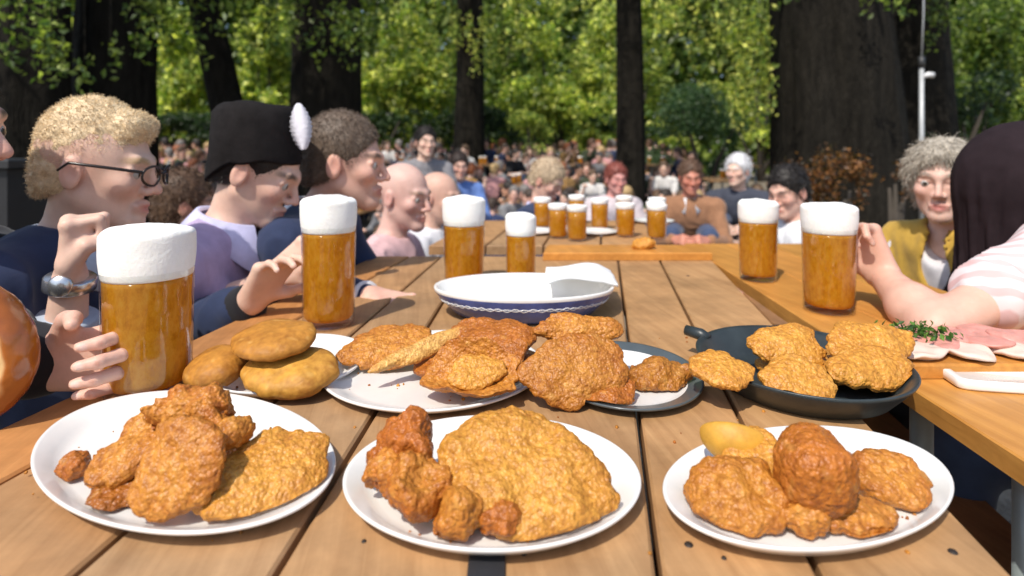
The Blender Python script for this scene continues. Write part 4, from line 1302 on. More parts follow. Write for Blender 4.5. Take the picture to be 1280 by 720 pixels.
def hair_sdf(H, R, k, top=.012, back=.010, side=.006, front=.092, hairline=.060, nape=-.055, vox=.003, sideburn=.0, ear=1.):
    P = lambda x, y, z: H + k * (x * R[0] + y * R[1] + z * R[2])
    m = .17 * k
    g = SDF(H - m, H + m, vox)
    g.ell(P(-.014, 0, .034 + top * .35), np.array([.094 + back, .074 + side, .084 + top * .75]) * k, R, .01)
    g.ell(P(-.045, 0, -.02), np.array([.062 + back * .6, .062 + side * .7, .075]) * k, R, .02)
    # open the face, the ears and the neck
    g.ell(P(.105, 0, -.045), np.array([.082, .12, .098 + hairline * .2]) * k, R, .01, 'sub')
    g.ell(P(.125, 0, hairline - .015), np.array([.048, .064, .05]) * k, R, .012, 'sub')
    for y in (-1, 1):
        g.ell(P(.002 , .094 * y, -.020 - .010 * (ear - 1)), np.array([.028 * ear, .036, .042 * ear]) * k, R, .006, 'sub')
    g.halfspace(P(-.05, 0, nape), -R[2] + .25 * R[0], .008)
    return g

def strands(V, Nn, n, L, comb, curl, seed, col, width=.0011, segs=3, spread=.5, cvar=.3):
    R_ = np.random.RandomState(seed)
    i = R_.randint(0, len(V), n)
    p = V[i] - Nn[i] * .002; d = Nn[i] * (1 - comb[3]) + np.asarray(comb[:3]) * comb[3] + R_.normal(size=(n, 3)) * spread * .4
    d /= np.linalg.norm(d, axis=1, keepdims=True)
    Ls = L * R_.uniform(.6, 1.3, (n, 1)) / segs
    side = np.cross(d, R_.normal(size=(n, 3))); side /= np.linalg.norm(side, axis=1, keepdims=True)
    VV, FF = [], []
    cur = p.copy(); rows = []
    for s_ in range(segs + 1):
        wd = width * (1 - .7 * s_ / segs)
        rows.append((cur - side * wd, cur + side * wd))
        d = d + R_.normal(size=(n, 3)) * curl + np.asarray(comb[:3]) * comb[3] * .35
        d /= np.linalg.norm(d, axis=1, keepdims=True)
        cur = cur + d * Ls
    A = np.stack([np.stack(r, 1) for r in rows], 1).reshape(-1, 3)      # n, segs+1, 2
    base = np.arange(n)[:, None] * (2 * (segs + 1))
    for s_ in range(segs):
        FF.append(np.concatenate([base + 2 * s_, base + 2 * s_ + 1, base + 2 * s_ + 3, base + 2 * s_ + 2], 1))
    C = np.repeat(np.asarray(col) * R_.uniform(1 - cvar, 1 + cvar, (n, 1)), 2 * (segs + 1), 0)
    return A, np.vstack(FF), C

HAIR = mat('hair', (1, 1, 1), .55, .2, 70, attr=True, spec=.35)
def hair(root, o, g, col, n=5000, L=.02, comb=(0, 0, -1, .3), curl=.3, seed=1, bumpy=.004, width=.0011, spread=.5, name='hair', cvar=.3):
    V, Q = g.mesh(1)
    Nn = vnormals(V, Q)
    V = V + Nn * (bumpy * fbm(V * 75, seed, 2))[:, None]
    Nn = vnormals(V, Q)
    C = np.asarray(col) * (1 + .3 * fbm(V * np.array([90, 90, 90]), seed, 2))[:, None]
    if n:
        A, FQ, CS = strands(V, Nn, n, L, comb, curl, seed, col, width, spread=spread, cvar=cvar)
        Q = np.vstack([Q, FQ + len(V)]); V = np.vstack([V, A]); C = np.vstack([C, CS])
    return mk(name, V - o, Q, HAIR, root, True, np.clip(C, 0, 1))

class Body:
    """joints of a seated person, worked out from the head and the way the body faces; any joint can be replaced"""
    def __init__(s, H, body_dir, look, k=1.0, lean=.12, up=(0, 0, 1), **J):
        s.H = np.asarray(H, float); s.k = k
        s.R = frame(look, up)
        d = nrm((body_dir[0], body_dir[1], 0)); l = np.cross((0, 0, 1), d)
        s.d, s.l = d, l
        s.neck = J.get('neck', s.H - .055 * k * d * (1 if lean > .02 else .6) + np.array([0, 0, -.175 * k]))
        s.chest = s.neck - d * lean * .55 + np.array([0, 0, -.17 * k])
        hip = s.neck - d * lean * 1.8 + np.array([0, 0, -.42 * k]); hip[2] = max(min(hip[2], .60), .50)
        s.hip = J.get('hip', hip)
        s.sh = [J.get('shl', s.neck + l * .175 * k - d * .01 + np.array([0, 0, -.045 * k])), J.get('shr', s.neck - l * .175 * k - d * .01 + np.array([0, 0, -.045 * k]))]
        s.el = [J.get('ell', s.sh[0] + d * .12 + l * .05 + np.array([0, 0, -.24 * k])), J.get('elr', s.sh[1] + d * .12 - l * .05 + np.array([0, 0, -.24 * k]))]
        s.wr = [J.get('wrl', s.el[0] + d * .2 - l * .12 + np.array([0, 0, .04])), J.get('wrr', s.el[1] + d * .2 + l * .12 + np.array([0, 0, .04]))]
        s.hd = [J.get('hdl', None), J.get('hdr', None)]

    def bounds(s, m=.14):
        P = np.array([s.H + np.array([0, 0, .02]), s.neck, s.chest - np.array([0, 0, .05]), *s.sh, *s.el, *s.wr])
        return P.min(0) - m, P.max(0) + m

    def flesh(s, root, vox, tone, lo=False, brow=None, stub=0., jaw=1., nose=1., fat=1., lips=(.50, .17, .14), flush=1., hands=True):
        k = s.k
        a, b = s.bounds(.15)
        g = SDF(a, b, vox)
        head_sdf(g, s.H, s.R, k, lo, jaw, nose, fat)
        g.cap(s.H - .022 * s.R[0] * k - .05 * s.R[2] * k, s.neck + np.array([0, 0, -.01]), .047 * k, .054 * k, .025)
        g.cap(s.neck, s.sh[0], .05 * k, .042 * k, .03); g.cap(s.neck, s.sh[1], .05 * k, .042 * k, .03)
        Rt = np.stack([s.d, s.l, np.cross(s.d, s.l)])
        g.ell(s.chest, np.array([.085, .13, .15]) * k, Rt, .03)
        for i in (0, 1):
            g.cap(s.sh[i], s.el[i], .044 * k, .036 * k, .02)
            g.cap(s.el[i], s.el[i] * .62 + s.wr[i] * .38, .037 * k, .038 * k, .02)
            g.cap(s.el[i] * .62 + s.wr[i] * .38, s.wr[i], .038 * k, .0255 * k, .02)
            if hands:
                fa = nrm(s.wr[i] - s.el[i])
                h = s.hd[i] or dict(d=fa, n=nrm(-s.l * (1 if i == 0 else -1) + np.array([0, 0, -.3])), curl=(.55, .7, .5))
                # thumb side so that it is an anatomical left / right hand
                dd = nrm(h['d']); nn = nrm(np.asarray(h['n'], float) - dd * np.dot(h['n'], dd))
                th = h.get('thumb', 1 if i == 0 else -1)
                hand_sdf(g, s.wr[i] + dd * .008, dd, nn, th, h.get('curl', (.5, .6, .4)), k, h.get('spread', 0.))
            else:
                g.ell(s.wr[i] + nrm(s.wr[i] - s.el[i]) * .05, (.05, .035, .035), None, .02)
        V, Q = g.mesh(1)
        C = colour_skin(V, s.H, s.R, k, tone, brow, lips, stub, flush)
        for (mp_, mr_, kind_) in g.marks:
            w_ = np.clip(1.6 - 1.6 * np.linalg.norm(V - mp_, axis=1) / mr_, 0, 1)[:, None] * .8
            C = C * (1 - w_) + (np.array([.82, .60, .53]) if kind_ else np.asarray(tone) * np.array([.72, .58, .55])) * w_
        o = np.array(root.location)
        return mk('body', V - o, Q, SKIN, root, True, np.clip(C, 0, 1))

    def garment(s, root, vox, m, name='shirt', thick=.012, sleeves=(1., 1.), open_neck=.0, wrinkle=.0085, seed=1, bulk=1.0, vee=0.):
        k = s.k
        P = np.array([s.neck, s.chest, s.hip - np.array([0, 0, .1]), *s.sh, *s.el, *s.wr])
        g = SDF(P.min(0) - .2, P.max(0) + .2, vox)
        Rt = np.stack([s.d, s.l, np.cross(s.d, s.l)])
        up = nrm(s.neck - s.hip); f = nrm(s.d - up * np.dot(s.d, up)); Rl = np.stack([f, np.cross(up, f), up])
        g.ell(s.chest * .8 + s.neck * .2, np.array([.105, .165, .17]) * k * bulk + thick, Rl, .04)
        g.ell((s.chest + s.hip) / 2, np.array([.11, .155, .20]) * k * bulk + thick, Rl, .06)
        g.ell(s.hip, np.array([.125, .165, .13]) * k * bulk + thick, Rt, .06)
        g.cap(s.neck + np.array([0, 0, -.005]), s.sh[0], .052 * k + thick, .050 * k + thick, .03)
        g.cap(s.neck + np.array([0, 0, -.005]), s.sh[1], .052 * k + thick, .050 * k + thick, .03)
        for i in (0, 1):
            t = sleeves[i]
            if t <= .5:
                e = s.sh[i] + (s.el[i] - s.sh[i]) * (t / .5)
                g.cap(s.sh[i], e, .050 * k + thick, .046 * k + thick, .025)
            else:
                g.cap(s.sh[i], s.el[i], .048 * k + thick, .040 * k + thick, .025)
                e = s.el[i] + (s.wr[i] - s.el[i]) * ((t - .5) / .5)
                g.cap(s.el[i], e, .041 * k + thick, .030 * k + thick, .02)
                g.halfspace(e + nrm(s.wr[i] - s.el[i]) * .02, nrm(s.wr[i] - s.el[i])) if False else None
        nk = s.H - .02 * s.R[0] * k - .04 * s.R[2] * k
        g.cap(s.neck + np.array([0, 0, .0 - open_neck]), nk + np.array([0, 0, .04]), .052 * k + .002, .075 * k, .006, 'sub')
        if vee:
            g.cap(s.neck + s.d * .03, s.neck + s.d * .17 + np.array([0, 0, -.17 * vee]), .05, .012, .006, 'sub')
        V, Q = g.mesh(1)
        Nn = vnormals(V, Q)
        w = fbm(V * np.array([13, 13, 9]) + seed * 3.3, seed, 3)
        w2 = 1 - np.abs(vnoise(V * np.array([19, 19, 10]) + 1.2 * vnoise(V * 8, 2)[:, None] + seed, seed + 5)) * 3
        V = V + Nn * (wrinkle * (.7 * w + .7 * w2 * .6))[:, None]
        o = np.array(root.location)
        return mk(name, V - o, Q, m, root, True)

    def legs(s, root, m, shoe, vox=.014):
        g0 = s.hip.copy(); g0[2] = .52
        kn = [g0 + s.d * .40 + s.l * q + np.array([0, 0, .0]) for q in (.12, -.12)]
        an = [k_ + s.d * .02 + np.array([0, 0, -.42]) for k_ in kn]
        P = np.array([g0, *kn, *an])
        g = SDF(P.min(0) - .2, P.max(0) + .2, vox)
        for i, q in enumerate((.09, -.09)):
            g.cap(g0 + s.l * q, kn[i], .085, .062, .03); g.cap(kn[i], an[i], .06, .042, .02)
        V, Q = g.mesh(1)
        o = np.array(root.location)
        mk('trousers', V - o, Q, m, root, True)
        for a_ in (an if shoe else ()):
            h = SDF(a_ - .25, a_ + .25, .012)
            h.cap(a_ + np.array([0, 0, -.045]) - s.d * .02, a_ + np.array([0, 0, -.055]) + s.d * .15, .042, .036, .02)
            h.halfspace((0, 0, .004), (0, 0, -1))
            V, Q = h.mesh(1)
            mk('shoe', V - o, Q, shoe, root, True)

def collar(root, body, m, r=.062, h=.036, gap=.35, tip=.05, z=-.012, name='collar', seg=36):
    """turned-down shirt collar with two points in front"""
    o = np.array(root.location); ax = nrm(body.H - .02 * body.R[0] - .04 * body.R[2] - body.neck)
    f = nrm(body.d - ax * np.dot(body.d, ax)); l = np.cross(ax, f)
    c = body.neck + ax * (z + .014)
    V, Q = [], []
    for i in range(seg):
        th = gap + (2 * PI - 2 * gap) * i / (seg - 1)
        e = f * math.cos(th) + l * math.sin(th)
        near = min(i, seg - 1 - i) / (seg / 2)
        pt = tip * max(0, 1 - near * 3.2)
        V += [c + e * (r - .004) + ax * (h * .75), c + e * (r + .002) + ax * (h * .95), c + e * (r + .008) + ax * (h * .9),
              c + e * (r + .030 + pt * .35) + ax * (-.012) + f * pt * .4 - ax * pt, c + e * (r + .026 + pt * .35) + ax * (-.014) + f * pt * .4 - ax * pt]
    for i in range(seg - 1):
        for q in range(4):
            a = i * 5 + q
            Q.append((a, a + 5, a + 6, a + 1))
    return mk(name, np.array(V) - o, Q, m, root, True)

def cuff(root, a, b, r, m, name='cuff', L=.03):
    o = np.array(root.location); d = nrm(np.asarray(b) - np.asarray(a)); a = np.asarray(a, float)
    B = MB(); B.tube([a - d * L * .5, a - d * L * .4, a + d * L * .4, a + d * L * .5], [r * .93, r, r, r * .93], 22)
    return B.build(name, m, root, True, origin=o)

BLACK = cloth('black_cloth', (.018, .018, .022)); NAVY = cloth('navy_cloth', (.026, .038, .085)); WHITE = cloth('white_cloth', (.72, .72, .74))
LILAC = cloth('lilac_polo', (.42, .33, .50)); LAV = cloth('lavender_collar', (.55, .54, .76)); PINK = cloth('pink_shirt', (.66, .42, .42))
DENIM = cloth('denim', (.05, .07, .13)); SHOE = mat('shoe_leather', (.03, .022, .018), .4, .2, 20)
FAIR = (.74, .49, .38); ROSY = (.73, .44, .34); TAN = (.60, .35, .24)
TZ_EL = TZ + .045

def person(label, H, loc=None, group=None):
    return thing('person', label, 'person', (H[0], H[1], 0) if loc is None else loc, group)

# ---- blond man with glasses
H = W(122, 210, 1.0)
B = Body(H, (1, .0), (.93, .20, -.12), .89, .16, neck=W(118, 210, 1.0) + np.array([-.045, 0, -.142]),
         elr=W(70, 545, .90), wrr=W(88, 350, .865), hdr=dict(d=(.05, -.05, 1), n=(.8, .5, 0), curl=(1.45, 1.7, 1.1), thumb=-1),
         ell=W(235, 412, 1.12) + np.array([0, 0, .0]), wrl=W(312, 380, 1.06), hdl=dict(d=(.55, -.15, .75), n=(.6, -.55, -.25), curl=(.45, .5, .4), thumb=1))
r = person('blond curly-haired man in glasses and navy jacket raising his fist beside the largest glass', H)
B.flesh(r, .0028, FAIR, brow=(.42, .27, .12), fat=1.05)
B.garment(r, .006, NAVY, 'jacket', .016, (.90, .80), seed=3, vee=.8)
collar(r, B, cloth('pale_blue_collar', (.45, .52, .62)), tip=.03, h=.030, r=.060)
B.legs(r, DENIM, SHOE)
o = np.array(r.location)
g = hair_sdf(B.H, B.R, .89, top=.018, back=-.001, side=-.002, hairline=.066, nape=-.055, vox=.003, ear=1.15)
g.cap(B.H + .053 * B.R[0] + .026 * B.R[1] + .080 * B.R[2], B.H + .053 * B.R[0] - .026 * B.R[1] + .080 * B.R[2], .023, .023, .02)
hair(r, o, g, (.84, .66, .42), 34000, .008, (0, 0, 0, 0), .8, 7, .0045, .0006, .9)
eyes(r, o, B.H, B.R, .89)
GLF = mat('spectacle_frame', (.02, .014, .012), .3, .2, 30)
gl = MB()
for y in (-1, 1):
    c = B.H + .101 * B.R[0] + .033 * y * B.R[1] - .001 * B.R[2]
    pts = [c + B.R[1] * .024 * math.cos(t) * (1) + B.R[2] * .017 * math.sin(t) - B.R[0] * .010 * abs(math.cos(t)) * (1 if math.cos(t) * y > 0 else 0) for t in np.linspace(0, 2 * PI, 22)]
    gl.tube(pts, .0022, 6, cap=False)
    gl.tube([c + B.R[1] * .024 * y + B.R[2] * .006 - B.R[0] * .010, B.H + .04 * B.R[0] + .074 * y * B.R[1] + .008 * B.R[2], B.H - .005 * B.R[0] + .086 * y * B.R[1] + .010 * B.R[2], B.H - .02 * B.R[0] + .084 * y * B.R[1] - .004 * B.R[2]], [.0026, .0026, .0024, .002], 6)
gl.tube([B.H + .102 * B.R[0] + .010 * B.R[1] + .003 * B.R[2], B.H + .108 * B.R[0] + .005 * B.R[2], B.H + .102 * B.R[0] - .010 * B.R[1] + .003 * B.R[2]], .0022, 6)
gobj = thing('spectacles', 'dark thin-rimmed spectacles worn by the blond man', 'glasses', B.H)
gl.build('spectacle_frame', GLF, gobj, True, origin=B.H)
for y in (-1, 1):
    c = B.H + .099 * B.R[0] + .033 * y * B.R[1] - .001 * B.R[2]
    V = [c + B.R[1] * .023 * math.cos(t) + B.R[2] * .016 * math.sin(t) - B.R[0] * .008 * abs(math.cos(t)) * (1 if math.cos(t) * y > 0 else 0) for t in np.linspace(0, 2 * PI, 21)[:-1]]
    mk('lens', np.array(V) - B.H, [tuple(range(20))], GL, gobj)
SILV = mat('silver', (.62, .62, .62), .25, .1, 40, metal=.9)
wt = thing('wrist_watch', 'silver metal watch on the raised wrist of the blond man', 'watch', B.wr[1])
dv = nrm(B.wr[1] - B.el[1])
cuff(wt, B.wr[1] - dv * .004, B.wr[1] + dv * .02, .0335, SILV, 'strap', .020)
V, Fs = lathe([(0, .006), (.014, .006), (.016, .003), (.016, 0)], 24)
fr = frame((.3, -1, .05)); q = np.stack([fr[1], fr[2], fr[0]])
mk('watch_case', V @ q + np.array(fr[0]) * .031 - dv * .004, Fs, SILV, wt)
cuff(r, B.wr[0] * .88 + B.el[0] * .12, B.wr[0], .038, BLACK, 'cuff', .05)
cuff(r, B.wr[1] * .72 + B.el[1] * .28, B.wr[1], .043, cloth('blue_grey_cuff', (.40, .46, .55)), 'cuff', .03)

# ---- man in the tall dark hat
H = W(322, 214, 1.27)
up = nrm((.42, -.05, 1))
B = Body(H, (1, -.05), (.88, .06, -.40), .93, .14, up=(0, 0, 1), neck=W(322, 214, 1.27) + np.array([-.070, .0, -.142]),
         elr=W(268, 396, 1.17), wrr=W(345, 345, 1.15), hdr=dict(d=(.75, -.1, .55), n=(.35, .9, -.2), curl=(.7, .8, .6), thumb=-1))
r = person('young man in lilac polo shirt and tall dark hat looking down', H)
B.flesh(r, .003, FAIR, brow=(.03, .022, .018), fat=.98)
B.garment(r, .006, LILAC, 'polo_shirt', .012, (.40, .30), seed=6, vee=.5)
collar(r, B, LAV, r=.064, h=.036, tip=.052, z=.0)
B.legs(r, DENIM, SHOE)
o = np.array(r.location)
g = hair_sdf(B.H, B.R, .93, top=.004, back=.004, side=.004, nape=-.05, sideburn=.01)
hair(r, o, g, (.022, .017, .014), 4000, .007, (0, 0, -1, .5), .2, 9, .003)
eyes(r, o, B.H, B.R, .93)
HATM = mat('dark_felt', (.016, .014, .014), .95, .25, 40, .5, 160, spec=.1, bdist=.0015)
ht = thing('felt_hat', 'tall soft dark felt hat without brim on the man in lilac', 'hat', B.H)
prof = [(0, .130), (.04, .131), (.070, .129), (.085, .122), (.0925, .108), (.097, .08), (.0985, .05), (.0985, .012), (.098, .002), (.097, -.004), (.094, -.003), (.092, .012), (.088, .05)]
V, Fs = lathe(prof, 64)
V[:, 1] *= .90
V[:, 2] -= np.clip(-V[:, 0] - .02, 0, 1) * .55 * (V[:, 2] < .09)
V = V + .006 * np.stack([vnoise(V * 22, 1), vnoise(V * 22, 2), vnoise(V * 22, 3)], 1)
V = V * .97
hx = nrm(B.R[0] * 1 + np.array([0, 0, .38])); hy = B.R[1]; hz = np.cross(hx, hy)
Fs = [tuple(reversed(f)) for f in Fs]
mk('crown', V[:, :1] * hx + V[:, 1:2] * hy + V[:, 2:3] * hz + hz * .022 - hx * .006, Fs, HATM, ht)
fe = []; fq = []
n_ = 24
for i in range(n_):
    u = i / (n_ - 1)
    wd = .024 * math.sin(PI * min(1, u * .92 + .05)) ** .7
    for j, (s_, dz) in enumerate([(-1, 0), (-.5, .003), (0, .005), (.5, .003), (1, 0), (0, -.004)]):
        rg = 1 + .10 * math.sin(i * 2.7 + j) if abs(s_) == 1 else 1
        fe.append((s_ * wd * rg, dz, -.005 + .098 * u))
for i in range(n_ - 1):
    for j in range(5):
        a = i * 6 + j
        fq.append((a, a + 1, a + 7, a + 6))
    fq.append((i * 6 + 5, i * 6, i * 6 + 6, i * 6 + 11))
fv = np.array(fe)
pf0 = W(379, 184, 1.22)
fo = mk('feather', fv, fq, mat('white_feather', (.74, .72, .78), .8, .12, 60, .5, 150))
fo.location = tuple(pf0); fo.rotation_euler = (.0, -.12, -.1)
tag(fo, 'white oval feather standing up beside the tall dark hat', 'feather')

# ---- third man, navy jacket
H = W(431, 204, 1.44)
B = Body(H, (1, .0), (1, .06, -.06), .97, .24, neck=W(431, 204, 1.44) + np.array([-.070, .01, -.140]),
         elr=W(400, 385, 1.32), wrr=W(462, 372, 1.22), hdr=dict(d=(.9, -.25, -.12), n=(.1, .2, -1), curl=(.35, .6, .5), thumb=-1))
r = person('short-haired brown-haired man in navy jacket resting a hand on the table', H)
B.flesh(r, .003, ROSY, brow=(.09, .06, .04), stub=.25, fat=1.0)
B.garment(r, .006, NAVY, 'jacket', .016, (.9, .90), seed=9, vee=.6)
collar(r, B, WHITE, tip=.03, h=.03)
B.legs(r, BLACK, SHOE)
cuff(r, B.wr[1] * .9 + B.el[1] * .1, B.wr[1], .037, WHITE, 'cuff', .028)
o = np.array(r.location)
g = hair_sdf(B.H, B.R, .97, ear=1.15, top=.016, back=.005, side=.004, hairline=.074, nape=-.05)
hair(r, o, g, (.15, .108, .078), 12000, .009, (0, 0, -1, .35), .2, 11, .002, .0008)
eyes(r, o, B.H, B.R, .97)

# ---- person cut by the left edge: only the front of the face, a black sleeve and the gripping hand show
H = W(-104, 162, .80)
B = Body(H, (1, .05), (1, .15, 0), 1.0, .12,
         elr=W(-17, 515, .73), wrr=W(50, 456, .722), hdr=dict(d=(1, -.05, .12), n=(.1, -1, .05), curl=(.75, 1.15, .7), thumb=-1))
B.el[1][2] = TZ + .05
r = person('person in black sleeves at the picture edge, gripping hand next to the pretzel', H)
B.flesh(r, .003, ROSY, brow=(.05, .04, .03))
B.garment(r, .007, BLACK, 'jacket', .014, (.9, .93), seed=12)
B.legs(r, BLACK, SHOE)
o = np.array(r.location)
hair(r, o, hair_sdf(B.H, B.R, 1.0), (.05, .035, .025), 2000, .015, (0, 0, -1, .4), .3, 13)
eyes(r, o, B.H, B.R, 1.0)

# ---- two bald men further along
for (px, py, Y, tone, sh, lab, look, seed, kk) in [
    (505, 245, 2.02, (.68, .43, .36), PINK, 'bald pink-faced man in pale pink shirt next to the man in navy', (.95, -.45, -.12), 14, .98),
    (549, 247, 2.55, (.62, .38, .29), WHITE, 'bald tanned man in white shirt behind the glass with bulging foam', (.9, -.35, -.1), 15, .96)]:
    H = W(px, py, Y)
    B = Body(H, (1, -.15), look, kk, .12)
    B.wr[1] = B.el[1] + np.array([.22, -.10, .09])
    r = person(lab, H)
    B.flesh(r, .004, tone, brow=(.3, .2, .14), fat=1.1)
    B.garment(r, .008, sh, 'shirt', .014, (.9, .9), seed=seed, bulk=1.05)
    B.legs(r, DENIM, SHOE, .02)
    eyes(r, np.array(r.location), B.H, B.R, kk)

# ---- mid-distance guests, each one recognisable
def guest(label, px, py, Y, bd, look, tone, top, hc, k=1.0, hairdo='short', m2=None, lean=.10, sl=(.9, .9), seed=20, vee=0., vox=.0065, group=None, legs=True):
    H = W(px, py, Y)
    B = Body(H, bd, look, k, lean)
    r = person(label, H, group=group)
    B.flesh(r, vox * .85, tone, lo=Y > 5, brow=tuple(np.array(hc) * .9) if hc is not None else None, fat=1.05, flush=1.3)
    B.garment(r, vox * 1.6, top, 'shirt' if m2 is None else 'jacket', .016, sl, seed=seed, vee=vee)
    if legs: B.legs(r, DENIM, SHOE, .025)
    o = np.array(r.location)
    if m2 is not None: collar(r, B, m2, tip=.05, h=.04)
    if hc is not None:
        g = hair_sdf(B.H, B.R, k, top=.016 if hairdo == 'short' else .022, back=.008, side=.006 if hairdo == 'short' else .014, nape=-.05 if hairdo == 'short' else -.11, vox=.006)
        hair(r, o, g, hc, 1500, .02, (0, 0, -1, .3), .3, seed, .004, .0022)
    return r, B

guest('fair-haired older man in navy jacket with pale shirt sleeve, head bowed', 684, 226, 3.25, (.9, -.5), (.75, -.5, -.45), ROSY, NAVY, (.55, .42, .28), .95, m2=LAV, seed=21)
guest('pink-faced guest with wine-red hair beyond the far glasses', 770, 224, 4.4, (.2, -1), (.25, -1, -.1), (.66, .32, .28), cloth('pale_print', (.55, .48, .50), ), (.28, .08, .06), .95, seed=22)
guest('red-faced man in white shirt and brown braces behind the amber glasses', 863, 222, 4.0, (-.3, -1), (-.1, -1, -.15), (.60, .25, .17), cloth('brown_shirt', (.30, .15, .08)), (.14, .08, .05), .95, seed=23, m2=WHITE)
guest('guest in dark jacket with a white headscarf beyond the massive trunk foot', 922, 214, 4.7, (-.5, -1), (-.7, -.6, 0), FAIR, cloth('dark_slate', (.05, .055, .075)), (.70, .69, .70), 1.05, 'long', seed=24)
guest('dark-haired man in white shirt bending his face behind the domed glass', 985, 240, 2.75, (-1, -.25), (-.85, -.45, -.25), ROSY, WHITE, (.022, .018, .016), .98, seed=25)
guest('blurred brown-haired guest in tan top between blond man and hat man', 232, 256, 2.25, (.9, -.4), (.8, .5, -.1), TAN, cloth('tan_top', (.42, .24, .14)), (.10, .055, .03), 1.0, 'long', seed=26)
guest('guest in bright blue shirt standing out of the dark crowd', 574, 208, 5.0, (.3, -1), (.3, -1, -.1), ROSY, cloth('bright_blue', (.13, .22, .50)), (.05, .035, .03), .95, seed=27)
guest('guest with dark hair raised a head above the others near the bald men', 532, 178, 4.6, (.4, -1), (.5, -1, 0), FAIR, cloth('grey_print', (.22, .21, .22)), (.02, .016, .014), 1.0, seed=28)

# ---- right side: woman with grey curls
H = W(1178, 226, 1.58)
B = Body(H, (-1, -.35), (-.66, -.74, -.05), .93, .10)
r = person('smiling woman with grey curls, mustard cardigan and white blouse', H)
B.flesh(r, .0032, (.72, .47, .38), brow=(.25, .2, .16), fat=1.08, lips=(.55, .16, .15), nose=.9)
B.garment(r, .007, cloth('white_blouse', (.68, .65, .66)), 'blouse', .010, (.9, .9), seed=31, vee=.5)
B.garment(r, .007, cloth('mustard_knit', (.52, .32, .055), bscale=260, bump=.5), 'cardigan', .022, (.86, .86), seed=32, vee=1.6, open_neck=.03)
B.legs(r, BLACK, SHOE)
o = np.array(r.location)
g = hair_sdf(B.H, B.R, .93, top=.010, back=.016, side=.016, hairline=.062, nape=-.135, vox=.0035, ear=.8)
hair(r, o, g, (.43, .38, .31), 20000, .026, (0, 0, -1, .6), .35, 33, .006, .0008, .5, cvar=.5)
eyes(r, o, B.H, B.R, .93)

# ---- hooded person
H = W(1268, 234, 1.28)
B = Body(H, (-1, .25), (.1, 1, -.1), 1.0, .10)
r = person('person hidden under a dark plum-brown hooded cloak, turned away from the viewer', H)
B.flesh(r, .0045, FAIR)
HOOD = mat('plum_cloak', (.024, .016, .019), .95, .2, 25, .3, 350, spec=.1, bdist=.0006)
g = SDF(H - np.array([.36, .36, .58]), H + np.array([.36, .36, .2]), .006)
g.ell(H + np.array([.012, 0, .020]), (.118, .115, .125), None, .02)
g.cap(H + np.array([.01, -.01, -.02]), H + np.array([.05, 0, -.30]), .115, .145, .04)
g.cap(B.sh[0] + np.array([0, 0, .0]), B.sh[1], .088, .088, .05)
for i in (0, 1): g.cap(B.sh[i], B.el[i], .072, .068, .04)
g.ell(B.chest + np.array([0, 0, -.08]), (.17, .20, .28), None, .05)
f_ = B.R[0]
g.ell(H + f_ * .12 - np.array([0, 0, .01]), (.075, .075, .105), None, .015, 'sub')
V, Q = g.mesh(1); Nn = vnormals(V, Q)
an = np.arctan2(V[:, 1] - H[1], V[:, 0] - H[0])
dn = np.clip((H[2] + .06 - V[:, 2]) / .25, 0, 1)
fold = np.sin(an * 15 + 2.2 * vnoise(V * 6, 3) + 4 * V[:, 2]) + .6 * np.sin(an * 31 + 3 * vnoise(V * 9, 4))
V = V + Nn * (dn * .0055 * fold + .005 * fbm(V * 14, 6, 3))[:, None]
mk('cloak', V - np.array(r.location), Q, HOOD, r, True)
B.legs(r, BLACK, SHOE)

# ---- striped sleeve person, mostly outside the frame
H = W(1392, 205, .98)
stripe = bpy.data.materials.new('pink_white_stripes'); stripe.use_nodes = True
nt = stripe.node_tree; b_ = nt.nodes['Principled BSDF']; b_.inputs['Roughness'].default_value = .85
tc = nt.nodes.new('ShaderNodeTexCoord'); wv = nt.nodes.new('ShaderNodeTexWave'); wv.inputs['Scale'].default_value = 14; wv.inputs['Distortion'].default_value = 2.5
wv.inputs['Detail'].default_value = 3; wv.bands_direction = 'DIAGONAL'
rp = nt.nodes.new('ShaderNodeValToRGB'); rp.color_ramp.elements[0].color = (.68, .46, .45, 1); rp.color_ramp.elements[1].color = (.76, .66, .66, 1)
rp.color_ramp.elements[0].position = .25; rp.color_ramp.elements[1].position = .55
nt.links.new(tc.outputs['Object'], wv.inputs['Vector']); nt.links.new(wv.outputs['Fac'], rp.inputs['Fac']); nt.links.new(rp.outputs['Color'], b_.inputs['Base Color'])
B = Body(H, (-1, .0), (-1, .3, -.1), 1.0, .10,
         shr=W(1330, 322, 1.02), elr=W(1168, 412, .95), wrr=W(1104, 346, 1.12), hdr=dict(d=(-.35, .2, .8), n=(-.75, -.6, -.1), curl=(1.0, 1.3, .8), thumb=-1),
         ell=np.array([1.08, .84, .70]), wrl=np.array([.99, .74, .585]))
r = person('person in pink striped sleeves, clasped hand raised beside the swollen-foam glass', H)
B.flesh(r, .0028, (.70, .42, .32), hands=True)
B.garment(r, .006, stripe, 'shirt', .016, (.93, .27), seed=41, wrinkle=.010)
B.legs(r, DENIM, SHOE)
o = np.array(r.location)
hair(r, o, hair_sdf(B.H, B.R, 1.0), (.12, .08, .05), 1500, .02, (0, 0, -1, .4), .3, 43)
eyes(r, o, B.H, B.R, 1.0)

